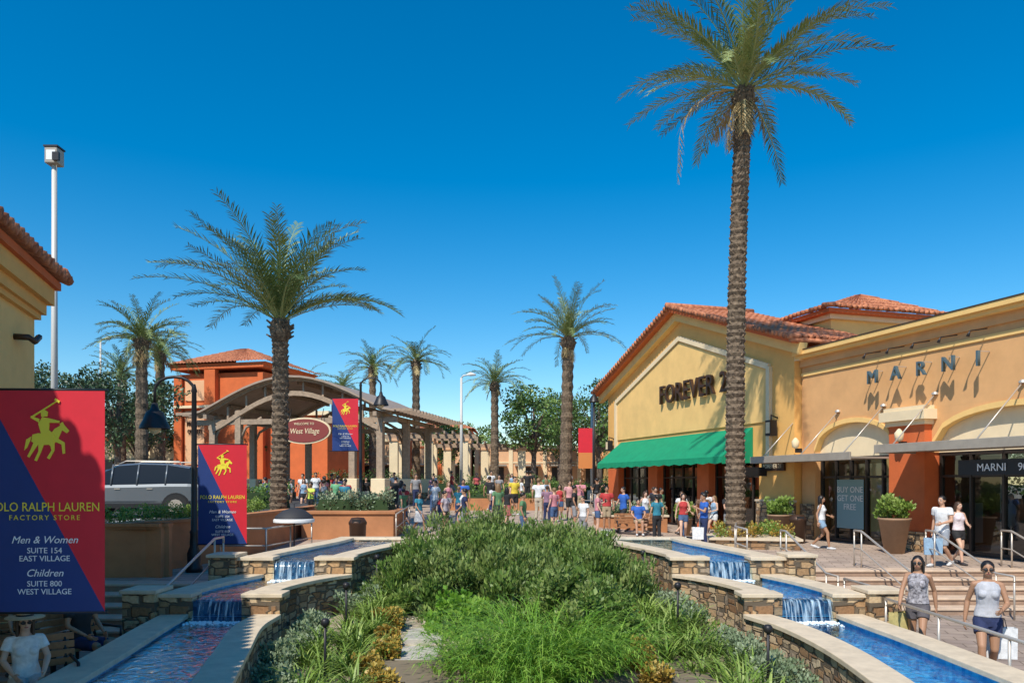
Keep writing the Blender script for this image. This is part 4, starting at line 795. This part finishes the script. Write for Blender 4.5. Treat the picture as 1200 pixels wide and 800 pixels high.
# ------------------------------------------------------------------ left building
Ml=Matrix(((u.x,-u.y,0,-9.95),(u.y,u.x,0,16),(0,0,1,0),(0,0,0,1)))
b=B('stucco_shop',Ml)
b.box('walls',YEL2,(-14,0,-.8),(0,5,6.0)); b.box('cornice',YEL,(-14,-.1,5.5),(.1,5.,5.62)); b.box('cornice',CREAM,(-14,-.18,5.621),(.18,5.,5.85)); b.box('cornice',YEL,(-14,-.3,5.851),(.3,5,6.2)); b.box('fascia',TERRA,(-14,-.4,6.201),(.4,5.1,6.36))
tile_roof(b,'roof_tiles',(-14,-.5,6.4),(.5,-.5,6.4),(-2.3,2.5,7.4),(-14,2.5,7.4)); tile_roof(b,'roof_tiles',(.5,-.5,6.4),(.5,5.4,6.4),(-2.3,2.5,7.4),(-2.3,2.5,7.4)); tile_ends(b,'tile_ends',(-14,-.56,6.46),(.5,-.56,6.46),(0,1,.3),.11,.4)
tile_ends(b,'tile_ends',(.56,-.5,6.46),(.56,5.2,6.46),(-1,0,.3),.11,.4)
b.tube('sign_bracket',BRWN,[(-1.3,0,4.9),(-1.3,-.25,4.9),(-1.1,-.3,4.85),(-.8,-.3,5.0)],.06,6); b.box('belt',CREAM,(-14,-.06,3.2),(.06,5,3.4))
b.done()
# ------------------------------------------------------------------ red tower and far buildings
b=B('entrance_tower',Matrix.Translation((-23.3,60,1))@Matrix.Rotation(-.25,4,'Z'))
b.box('walls',TERRA,(-3.1,0,0),(4.3,7,9.6)); b.box('panel',PEACH,(-2.5,-.1,7.5),(-.7,-.003,9.1)); b.box('panel',PEACH,(-2.5,-.1,2.5),(-.7,-.003,6.7)); b.box('pilaster',TERRA,(-.5,-.5,0),(.45,-.003,9.9)); b.box('pilaster',TERRA,(-3.4,-.3,0),(-2.7,-.11,9.5)); b.box('pilaster',TERRA,(4.05,-.3,0),(4.5,-.11,9.5))
b.box('cornice',TERRA,(-3.5,-.55,9.9),(4.7,7.4,10.15)); b.box('belt',CREAM,(-3.3,-.52,6.9),(4.5,-.101,7.1))
tile_roof(b,'roof_tiles',(-3.9,-.8,10.3),(5.1,-.8,10.3),(.9,3.2,12.0),(.3,3.2,12.0)); tile_roof(b,'roof_tiles',(5.1,-.8,10.3),(5.1,7.7,10.3),(.9,3.2,12.0),(.9,3.2,12.0)); tile_roof(b,'roof_tiles',(-3.9,7.7,10.3),(-3.9,-.8,10.3),(.3,3.2,12.0),(.3,3.2,12.0)); b.box('soffit',TERRA,(-3.7,-.6,10.151),(4.9,7.5,10.28))
b.text('lettering','DESERT HILLS',BRWN,(-1.6,-.16,6.2),.42,.7,.03); b.text('lettering','PREMIUM',BRWN,(-1.6,-.16,5.5),.5,.7,.03); b.text('lettering','OUTLETS',BRWN,(-1.6,-.16,4.95),.45,.7,.03)
b.box('side_wing',CREAM,(-13,1.5,0),(-3.1,8,4.6)); b.box('side_wing_band',TERRA,(-13,1.4,4.6),(-3.11,8,5.0)); b.box('lower_wing',TERRA,(4.3,.5,0),(9.5,7,6.2)); b.box('wing_cornice',CREAM,(4.32,.3,6.2),(9.7,7,6.5)); 
for i in range(4): b.box('windows',FRAME,(-12+i*2.3,1.35,1.2),(-10.6+i*2.3,1.48,3))
b.done()
def simple_bldg(name,x0,x1,y,z1,wall,trim,depth=8,roof=False,wins=3):
    b=B(name); b.box('walls',wall,(x0,y,1),(x1,y+depth,z1)); b.box('cornice',trim,(x0-.2,y-.2,z1),(x1+.2,y+depth+.2,z1+.35)); b.box('belt',trim,(x0-.05,y-.06,z1-1.4),(x1+.05,y-.003,z1-1.25))
    if roof: tile_roof(b,'roof_tiles',(x0-.5,y-.5,z1+.36),(x1+.5,y-.5,z1+.36),(x1-1.5,y+depth/2,z1+1.3),(x0+1.5,y+depth/2,z1+1.3)); tile_roof(b,'roof_tiles',(x1+.5,y-.5,z1+.36),(x1+.5,y+depth,z1+.36),(x1-1.5,y+depth/2,z1+1.3),(x1-1.5,y+depth/2,z1+1.3))
    w=(x1-x0)/wins
    for i in range(wins):
        b.box('windows',FRAME,(x0+w*i+w*.2,y-.05,1.1),(x0+w*(i+.8),y-.004,3.6)); b.box('awnings',SLAB,(x0+w*i+w*.12,y-1.2,3.7),(x0+w*(i+.88),y-.06,3.85)); b.box('pilasters',trim,(x0+w*i-.2,y-.12,1),(x0+w*i+.2,y-.062,z1-.01))
    b.done()
simple_bldg('peach_store',-3.5,10,76,5.4,PEACH,CREAM,wins=4); simple_bldg('tower_store',-9.6,-4.0,72,6.7,PEACH,TERRA,roof=True,wins=2); simple_bldg('far_store',9,26,70,5.6,YEL2,CREAM,wins=4); simple_bldg('far_store',-48,-34,70,5.4,CREAM,TERRA,wins=4); simple_bldg('low_store',-17,-9.7,70,5.8,PEACH,CREAM,wins=3)
def pergola(x0,x1,y0,y1,z0,h):
    b=B('pergola'); 
    for x in (x0,(x0+x1)/2,x1):
        for y in (y0,y1): b.box('columns',CREAM,(x-.3,y-.3,z0),(x+.3,y+.3,z0+h-.5)); b.box('capitals',PEACH,(x-.38,y-.38,z0+h-.499),(x+.38,y+.38,z0+h-.3))
    for y in (y0,y1): b.box('beams',WOOD,(x0-.9,y-.15,z0+h-.299),(x1+.9,y+.15,z0+h))
    n=int((x1-x0)/.5)
    for i in range(n+1): x=x0-.4+(x1-x0+.8)*i/n; b.box('rafters',WOOD,(x-.06,y0-.8,z0+h+.001),(x+.06,y1+.8,z0+h+.22))
    b.done()
pergola(-5.2,.8,62,66,1,4.2); pergola(-8.6,-3.5,56,59,1,4.6)
b=B('entrance_pavilion',Matrix.Translation((-11.3,40,1.0))@Matrix.Rotation(-.2,4,'Z'))
ev,pk_,hw=4.5,6.35,5.4
def arc(x): return ev+(pk_-ev)*math.cos(min(1,abs(x)/hw)*math.pi/2)**1.15
NR=18
for yy in (-.2,8):
    for i in range(NR):
        xa=-hw+2*hw*i/NR; xb=-hw+2*hw*(i+1)/NR; b.prism('roof_fascia',WOOD,[(xa,arc(xa)),(xb,arc(xb)),(xb,arc(xb)+.22),(xa,arc(xa)+.22)],yy-.12,yy+.1); b.prism('roof_trim',CREAM,[(xa,arc(xa)+.13),(xb,arc(xb)+.13),(xb,arc(xb)+.22),(xa,arc(xa)+.22)],yy-.15,yy-.123); b.prism('arch_chord',WOOD,[(xa*.86,arc(xa)-.75),(xb*.86,arc(xb)-.75),(xb*.86,arc(xb)-.5),(xa*.86,arc(xa)-.5)],yy-.0,yy+.25)
        if i%2==0: b.box('lattice',WOOD,(xa*.9-.05,yy+.05,arc(xa)-.6),(xa*.9+.05,yy+.15,arc(xa)+.05))
v=[];f=[]
for i in range(NR+1):
    xa=-hw-.3+2*(hw+.3)*i/NR; z=arc(max(-hw,min(hw,xa)))+.24; v+=[(xa,-.7,z),(xa,8.8,z),(xa,-.7,z-.1),(xa,8.8,z-.1)]
for i in range(NR): a=4*i; f+=[(a,a+4,a+5,a+1),(a+2,a+3,a+7,a+6),(a,a+2,a+6,a+4)]
b.add('roof',mat('metal_roof',(.36,.27,.20),.6,var=.15),v,f)
for i in range(8): yy=.4+i; [b.box('purlins',WOOD,(x-.08,yy,arc(x)-.1),(x+.08,yy+.95,arc(x)+.1)) for x in (-4,-2,0,2,4)]
for x in (-4.7,-3.2,3.2,4.7):
    for yy in (0,4,8):
        b.box('column_base',CREAM,(x-.38,yy-.38,-.3),(x+.38,yy+.38,1.3),bev=.03); b.box('column_plinth',STONE,(x-.44,yy-.44,-.3),(x+.44,yy+.44,.5)); b.box('posts',WOOD,(x-.16,yy-.16,1.3),(x+.16,yy+.16,min(arc(x)-.2,4.9)))
        s=-1 if x<0 else 1; b.tube('braces',WOOD,[(x,yy,3.2),(x-s*.4,yy,4.0),(x-s*1.3,yy,4.5)],.08,6)
for yy in (0,8): b.box('tie_beam',WOOD,(-5.6,yy-.12,4.15),(5.6,yy+.12,4.42))
for x in (-4.7,4.7): b.box('side_beam',WOOD,(x-.1,-.8,4.42),(x+.1,9,4.65))
for i in range(18): b.box('side_rafters',WOOD,(4.9,-.5+i*.55,4.66),(6.6,-.38+i*.55,4.8)); b.box('side_rafters',WOOD,(-6.6,-.5+i*.55,4.66),(-4.9,-.38+i*.55,4.8))
sc0=.75; nE=28; pe=[(sc0+1.45*math.cos(2*math.pi*k/nE),3.75+.68*math.sin(2*math.pi*k/nE)) for k in range(nE)]; pe2=[(sc0+1.36*math.cos(2*math.pi*k/nE),3.75+.6*math.sin(2*math.pi*k/nE)) for k in range(nE)]
b.prism('sign_rim',CREAM,pe,-.45,-.35); b.prism('sign_board',mat('sign_red',(.24,.04,.03),.5),pe2,-.48,-.451); b.text('sign_text','West Village',CREAM,(sc0+.02,-.49,3.6),.40,.8,.01,shear=.2); b.text('sign_text','WELCOME TO',CREAM,(sc0,-.49,4.05),.17,1,.01)
for q in (-.9,.9): b.tube('sign_chain',DARKM,[(sc0+q,-.4,4.2),(sc0+q,-.1,4.9)],.02,5)
b.done()
b=B('stone_steps')
for i in range(5): b.box('steps',STEPM,(-13.5,34.2+i*.4,.3),(-7.8,37+i*.003,.42+.13*i))
b.done()
# ------------------------------------------------------------------ banners & lamps
NAVY=mat('banner_navy',(.008,.035,.17),.6,var=.06); RED=mat('banner_red',(.62,.012,.03),.6,var=.06); GOLD=mat('banner_gold',(.85,.68,.05),.5); BTXT=mat('banner_white',(.8,.8,.8),.5)
def horse(b,cx,cz,s,y):
    k=[0]
    def P(*p):
        k[0]+=1; b.prism('rider_emblem',GOLD,[(cx+a*s,cz+c*s) for a,c in p],y-.004-.0006*k[0],y-.001)
    P((-.26,.0),(-.24,.14),(-.12,.17),(.1,.15),(.22,.2),(.27,.05),(.18,-.06),(0,-.07),(-.16,-.06))
    P((.1,.12),(.2,.26),(.34,.34),(.37,.28),(.27,.05))
    P((.3,.36),(.36,.4),(.38,.35),(.49,.22),(.44,.17),(.33,.24))
    P((-.26,.1),(-.36,.04),(-.4,-.18),(-.34,-.12),(-.28,.02))
    P((-.2,.02),(-.27,-.16),(-.34,-.3),(-.3,-.33),(-.2,-.17),(-.1,-.03)); P((-.12,0),(-.12,-.2),(-.2,-.38),(-.15,-.4),(-.06,-.2),(-.0,-.03))
    P((.1,0),(.14,-.18),(.05,-.33),(.1,-.36),(.2,-.18),(.2,-.02)); P((.16,.02),(.34,-.06),(.36,-.25),(.41,-.24),(.4,-.02),(.24,.08))
    P((-.06,.14),(-.12,.36),(-.04,.5),(.08,.47),(.1,.34),(.08,.14)); P((-.06,.5),(-.07,.6),(0,.65),(.07,.6),(.06,.51)); P((.0,.2),(.12,.12),(.1,-.08),(.16,-.1),(.2,.14),(.06,.26))
    P((.06,.48),(.3,.42),(.3,.38),(.05,.38)); P((-.1,.46),(-.26,.52),(-.27,.48),(-.1,.38)); P((-.27,.5),(.26,.84),(.27,.82),(-.25,.47)); P((.22,.88),(.31,.82),(.29,.78),(.2,.84))
def banner(b,x,y,z,w,h,full=True):
    n=12; v=[];f1=[];f2=[]
    for j in range(n+1):
        for i in range(n+1): v.append((x-w/2+w*i/n,y,z+h/2-h*j/n))
    for j in range(n):
        for i in range(n):
            a=j*(n+1)+i; q=(a+n+1,a+n+2,a+1,a)
            if i==j: f1.append((a,a+n+1,a+n+2)); f2.append((a,a+n+2,a+1))
            elif i<j: f1.append(q)
            else: f2.append(q)
    b.add('banner_navy',NAVY,v,f1); b.add('banner_red',RED,v,f2)
    for s in (1,-1): b.tube('banner_rod',DARKM,[(x-w/2-.12,y+.02,z+s*(h/2+.01)),(x+w/2+.02,y+.02,z+s*(h/2+.01))],.018,8)
    horse(b,x,z+h*.27,w*.42,y-.002)
    b.text('banner_text','POLO RALPH LAUREN',GOLD,(x,y-.006,z-h*.045),w*.108,.86,.0015); b.text('banner_text','FACTORY STORE',GOLD,(x,y-.006,z-h*.085),w*.06,1,.0015,sp=1.35)
    if full:
        b.text('banner_text','Men & Women',BTXT,(x,y-.006,z-h*.19),w*.088,1,.0015,shear=.3); b.text('banner_text','SUITE 154\nEAST VILLAGE',BTXT,(x,y-.006,z-h*.235),w*.068,1,.0015); b.text('banner_text','Children',BTXT,(x,y-.006,z-h*.34),w*.088,1,.0015,shear=.3); b.text('banner_text','SUITE 800\nWEST VILLAGE',BTXT,(x,y-.006,z-h*.385),w*.068,1,.0015)
def bell_lamp(name,x,y,z,h,arm,bside,bw,bh,bz,rot=0):
    b=B(name,Matrix.Translation((x,y,z))@Matrix.Rotation(rot,4,'Z'))
    b.lathe('post',DARKM,(0,0,0),[(.0,0),(.19,.0),(.19,.12),(.15,.18),(.16,.45),(.10,.6),(.09,.9),(.10,.95),(.075,1.0),(.065,h*.6),(.055,h-.3),(.07,h-.27),(.03,h-.1)],14)
    for s in (arm if isinstance(arm,tuple) else (arm,)):
        pts=[(0,0,h-.4)]+[(s*(.45-.45*math.cos(a)),0,h-.25+.32*math.sin(a)) for a in np.linspace(0,math.pi,9)]+[(s*.9,0,h-.55)]
        b.tube('hook_arm',DARKM,pts,.036,8); b.lathe('bell_shade',DARKM,(s*.9,0,h-1.15),[(.34,0),(.33,.06),(.25,.22),(.19,.38),(.09,.46),(.06,.6),(.001,.62)],20); b.lathe('bulb_glass',CREAM,(s*.9,0,h-1.2),[(.001,-.08),(.1,-.04),(.14,.05),(.12,.1)],12)
    if bside: banner(b,bside*(bw/2+.1),-.03,bz,bw,bh)
    b.done()
bell_lamp('banner_lamp_post',-7.45,18.0,0,4.5,-1,1,1.12,2.32,1.82,.06)
bell_lamp('banner_lamp_post',-5.58,8.0,-.75,4.6,-1,1,1.22,2.3,1.905+.75,.05)
bell_lamp('banner_lamp_post',-6.7,34,.45,6.2,1,-1,1.15,2.3,4.2)
b=B('banner_lamp_post',Matrix.Translation((4.7,44,.6))); b.tube('post',DARKM,[(0,0,0),(0,0,6.5)],[.09,.05],8); b.box('banner',RED,(-.9,-.03,2.3),(-.1,-.01,4.6)); b.box('banner_band',mat('banner_orange',(.6,.2,.05),.6),(-.9,-.04,2.3),(-.1,-.031,3.2)); b.lathe('bell_shade',DARKM,(.0,0,6.1),[(.3,0),(.22,.2),(.1,.4),(.001,.5)],12); b.done()
PG=mat('pole_grey',(.6,.57,.52),.5,metal=.1)
def modern_lamp(x,y,z,top,box=False):
    b=B('street_lamp',Matrix.Translation((x,y,z))); h=top-z
    b.tube('pole',PG,[(0,0,0),(0,0,h)],[.11,.075],10)
    if box: b.box('lamp_head',SLAB,(-.2,-.2,h-.5),(.2,.2,h),bev=.03); b.box('lens',WHITE,(-.14,-.205,h-.4),(.14,-.201,h-.1)); b.box('lamp_cap',DARKM,(-.22,-.22,h),(.22,.22,h+.05)); b.box('floodlight',DARKM,(.1,-.3,h-.45),(.3,-.21,h-.2))
    else: b.tube('arm',PG,[(0,0,h),(.15,0,h+.15),(.5,0,h+.2)],.05,8); b.tube('lamp_head',WHITE,[(.35,0,h+.2),(.6,0,h+.24),(.95,0,h+.2)],[.05,.13,.06],10); b.lathe('base',CAP,(0,0,0),[(.3,0),(.3,.6),(.12,.62)],14)
    b.done()
modern_lamp(-14.3,24,1.06,12.5,True); modern_lamp(-3.3,50,1,8.9); modern_lamp(5,48,1,7.4); modern_lamp(-37.5,70,1,15)
for (x,y) in ((-3.0,13.9),(-2.75,11.3),(-2.9,16.5),(3.0,13.9),(3.6,10.8),(2.9,17)):
    b=B('path_light',Matrix.Translation((x,y,sz(x,y)))); b.tube('stem',DARKM,[(0,0,0),(0,0,.95)],.022,8); b.lathe('head',DARKM,(0,0,.93),[(.03,0),(.06,.03),(.065,.09),(.04,.12),(.001,.13)],12); b.done()
# ------------------------------------------------------------------ railings
def rail(path,h=.9,name='handrail'):
    b=B(name); top=[(x,y,z+h) for x,y,z in path]; lo=[(x,y,z+h*.5) for x,y,z in path]
    e=top[-1]; s=top[0]
    b.tube('top_rail',METAL,[(s[0],s[1],s[2]-.12)]+top+[(e[0],e[1],e[2]-.12)],.026,8); b.tube('mid_rail',METAL,lo,.018,6)
    for i in range(len(path)-1):
        p,q=Vector(path[i]),Vector(path[i+1]); n=max(1,int((q-p).length/1.4))
        for k in range(n+(i==len(path)-2)): c=p.lerp(q,k/n); b.tube('posts',METAL,[c,c+Vector((0,0,h))],.022,6)
    b.done()
for x in (6.75,8.6,10.4,12.3): rail([(x,19.3,0),(x,18.9,0),(x,16.5,-.75),(x,15.9,-.75)])
rail([(6.75,15.6,-.75),(6.75,13.9,-.75)]); rail([(6.28,12.9,-.75),(6.22,8,-.75)]); rail([(6.6,22.6,0),(6.1,21,0),(6.0,19.6,0)])
rail([(-6.35,16.9,0),(-6.35,16.4,0),(-6.35,14,-.75),(-6.35,13.4,-.75)]); rail([(-7.6,20,0),(-6.4,20,0),(-6.0,23,0)]); rail([(6.6,37,0),(5.2,37,.2),(4.4,43,.6)]); rail([(-4.0,26.5,.1),(-4.0,30,.3)]); rail([(-13.3,34.1,.3),(-13.3,36,1.0)]); rail([(-10.6,34.1,.4),(-10.6,36,1.0)])
# ------------------------------------------------------------------ benches, umbrella, bags, bins
def bench(x,y,z,rot,L=1.7):
    b=B('park_bench',Matrix.Translation((x,y,z))@Matrix.Rotation(rot,4,'Z'))
    for i in range(5): b.box('seat_slats',WOODR,(-L/2,-.24+i*.1,.42),(L/2,-.155+i*.1,.455),bev=.006)
    for i in range(4): b.box('back_slats',WOODR,(-L/2,.27+i*.025,.55+i*.1),(L/2,.295+i*.025,.635+i*.1),bev=.006)
    for s in (-1,1): b.box('legs',DARKM,(s*L*.42-.025,-.22,0),(s*L*.42+.025,-.17,.42)); b.box('legs',DARKM,(s*L*.42-.025,.2,0),(s*L*.42+.025,.25,.42)); b.box('legs',DARKM,(s*L*.42-.024,-.165,.385),(s*L*.42+.024,.195,.418)); b.tube('legs',DARKM,[(s*L*.42,.24,.38),(s*L*.42,.38,.95)],.022,6); b.tube('arm_rest',DARKM,[(s*L*.46,-.2,.42),(s*L*.46,-.2,.64),(s*L*.46,.3,.66)],.02,6)
    b.done()
bench(-5.9,9.18,-.75,math.radians(40),1.3); bench(-6.4,11.3,-.75,math.radians(70),1.3); bench(-8.9,12.95,-.75,math.radians(-30)); bench(-7.5,12.0,-.75,math.radians(20),1.4); bench(4.7,28.65,0,0)
b=B('patio_umbrella',Matrix.Translation((-6.1,21.5,0))); b.tube('pole',DARKM,[(0,0,0),(0,0,1.5)],.02,8); b.lathe('canopy',mat('umbrella_cloth',(.03,.03,.035),.7),(0,0,1.05),[(.55,0),(.5,.12),(.3,.27),(.001,.36)],16); b.lathe('trim',WHITE,(0,0,1.04),[(.56,-.05),(.565,.02),(.54,.05)],16); b.lathe('base',DARKM,(0,0,0),[(.2,0),(.2,.05),(.03,.06)],12); b.done()
def bag(x,y,z,c,w=.34,h=.38):
    b=B('shopping_bag',Matrix.Translation((x,y,z))@Matrix.Rotation(R(-.5,.5),4,'Z')); 
    v=[(-w/2,-.07,0),(w/2,-.07,0),(w/2,.07,0),(-w/2,.07,0),(-w/2-.01,-.06,h),(w/2+.01,-.06,h),(w/2+.01,.06,h),(-w/2-.01,.06,h)]
    b.add('bag_body',cloth(c),v,[(0,1,5,4),(1,2,6,5),(2,3,7,6),(3,0,4,7),(0,3,2,1)])
    for s in (-1,1): b.tube('bag_handle',BLACK,[(-.07,s*.06,h-.01),(-.05,s*.02,h+.13),(.05,s*.02,h+.13),(.07,s*.06,h-.01)],.006,5)
    b.done()
bag(7.02,11.05,-.42,wh,.40,.44); bag(10.5,19.15,.30,lb,.4,.42); bag(6.28,12.45,-.36,(.6,.5,.2),.3,.36); bag(5.85,24.1,.32,wh); bag(3.4,27.8,.02,wh)
for (x,y) in ((-4.9,24.4),(9.9,26.6)):
    b=B('litter_bin',Matrix.Translation((x,y,0))); b.lathe('body',BRWN,(0,0,0),[(.001,0),(.24,0),(.27,.75),(.29,.78),(.29,.84),(.2,.98),(.001,1.0)],18); b.box('opening',BLACK,(-.12,-.27,.82),(.12,-.2,.93)); b.done()
b=B('baby_stroller',Matrix.Translation((-2.9,32.2,gz(-2.9,32.2))))
for sx in (-.24,.24):
    for yy in (-.3,.35): 
        M_=Matrix.Translation((sx,yy,.12))@Matrix.Rotation(math.pi/2,4,'Y'); v,f=tubegeo([M_@Vector((0,0,-.02)),M_@Vector((0,0,.02))],.12,14); b.add('wheels',BLACK,v,f)
    b.tube('frame',METAL,[(sx,-.3,.12),(sx,.1,.55),(sx,.5,1.0)],.015,6); b.tube('frame',METAL,[(sx,.35,.12),(sx,.0,.5)],.015,6)
b.prism('seat',cloth(nv),[(-.2,.35),(.2,.35),(.2,.8),(-.2,.8)],-.1,.15); b.lathe('hood',cloth(rd),(0,.08,.78),[(.26,0),(.24,.12),(.14,.22),(.001,.26)],14); b.done()
# ------------------------------------------------------------------ cars
CG=mat('car_glass',(.012,.015,.018),.12,spec=.35)
def car(name,x,y,z,rot,col):
    b=B(name,Matrix.Translation((x,y,z))@Matrix.Rotation(rot,4,'Z')); pm=mat('car_paint_%d'%int(col[0]*100),col,.35,metal=.35,coat=.5)
    st=[(-2.25,.62,.55,.80,.80),(-2.2,.82,.4,.95,.97),(-2.05,.9,.32,.98,1.08),(-1.72,.92,.3,1.0,1.5),(-1.1,.93,.3,1.0,1.60),(-.35,.93,.3,.98,1.62),(.3,.93,.3,.97,1.57),(.7,.92,.3,.96,1.36),(1.2,.9,.3,.95,1.0),(1.75,.88,.32,.88,.91),(2.12,.8,.4,.78,.80),(2.26,.6,.5,.66,.68)]
    V=[]
    for (xx,w,zb,zs,zr) in st:
        wr=w if zr-zs<.12 else w-.24*(zr-zs)/.65
        V+=[(xx,-w*.9,zb),(xx,-w,zb+.2),(xx,-w,zs-.08),(xx,-w*.97,zs),(xx,-wr,max(zr-.05,zs+.005)),(xx,-wr*.8,zr),(xx,wr*.8,zr),(xx,wr,max(zr-.05,zs+.005)),(xx,w*.97,zs),(xx,w,zs-.08),(xx,w,zb+.2),(xx,w*.9,zb)]
    F=[];G=[]
    for i in range(len(st)-1):
        for j in range(11):
            q=(i*12+j,(i+1)*12+j,(i+1)*12+j+1,i*12+j+1); gl=(j in(3,7) and 2<=i<=7) or (j in(4,5,6) and i in(2,6,7))
            (G if gl else F).append(q)
    F.append(tuple(range(12))); F.append(tuple(range(len(V)-1,len(V)-13,-1)))
    b.add('body',pm,V,F,smooth=False); b.add('windows',CG,V,G)
    for xx in (-1.1,-.3,.42):
        for s in (-1,1): b.tube('pillars',pm,[(xx,s*.915,.97),(xx-.0,s*.71,1.56)],.028,6)
    for xx in (-1.4,1.4):
        for s in (-1,1):
            v,f=tubegeo([(xx,s*.70,.34),(xx,s*.935,.34)],.40,20); b.add('wheel_arches',BLACK,v,f)
            v,f=tubegeo([(xx,s*.70,.34),(xx,s*.95,.34)],.34,20); b.add('tyres',mat('tyre',(.02,.02,.02),.8),v,f); v,f=tubegeo([(xx,s*.90,.34),(xx,s*.96,.34)],.21,12); b.add('rims',METAL,v,f)
    for s in (-1,1): b.tube('roof_rack',METAL,[(-1.5,s*.6,1.56),(-1.4,s*.6,1.66),(.1,s*.6,1.67),(.3,s*.6,1.58)],.018,6); b.box('taillights',mat('tail_red',(.5,.02,.02),.3),(-2.25,s*.62,.72),(-2.1,s*.84,.93)); b.box('headlights',WHITE,(2.0,s*.55,.64),(2.2,s*.78,.76)); b.box('mirrors',pm,(.78,s*.92,.98),(.95,s*1.08,1.12),bev=.02); b.box('sill_trim',BLACK,(-1.0,s*.90,.3),(1.0,s*.94,.42)); [b.box('door_handles',METAL,(q,s*.925,.84),(q+.16,s*.95,.87)) for q in (-.75,.15)]
    b.done()
car('parked_suv',-11.3,23.2,1.06,math.pi+.1,(.17,.19,.21)); car('parked_car',-17,22.4,1.06,math.pi,(.5,.5,.5)); car('parked_car',-13.0,28.5,1.06,.1,(.12,.12,.14))
# ------------------------------------------------------------------ light, sky, camera
az=math.radians(207); el=math.radians(50)
S=Vector((math.sin(az)*math.cos(el),math.cos(az)*math.cos(el),math.sin(el)))
sd=bpy.data.lights.new('sun','SUN'); sd.energy=5.0; sd.angle=math.radians(.5); sd.color=(1,.94,.83); so=bpy.data.objects.new('sun',sd); link(so); so.rotation_euler=S.to_track_quat('Z','Y').to_euler()
w=bpy.data.worlds.new('World'); scene.world=w; w.use_nodes=True; N=w.node_tree.nodes; L=w.node_tree.links
sk=N.new('ShaderNodeTexSky'); sk.sky_type='NISHITA'; sk.sun_disc=False; sk.sun_elevation=el; sk.sun_rotation=az; sk.altitude=300; sk.air_density=1.1; sk.dust_density=.15; sk.ozone_density=3.2
hs=N.new('ShaderNodeHueSaturation'); hs.inputs['Saturation'].default_value=1.5; hs.inputs['Hue'].default_value=.495; L.new(sk.outputs[0],hs.inputs['Color']); L.new(hs.outputs[0],N['Background'].inputs[0]); N['Background'].inputs[1].default_value=.15
cd=bpy.data.cameras.new('camera'); cd.lens=27; cd.sensor_width=36; cd.shift_y=.1375; cd.clip_end=3000; cam=bpy.data.objects.new('camera',cd); link(cam); cam.location=(0,0,2.1); cam.rotation_euler=(math.pi/2,0,0); scene.camera=cam
scene.view_settings.view_transform='Standard'; scene.view_settings.look='None'; scene.view_settings.exposure=0
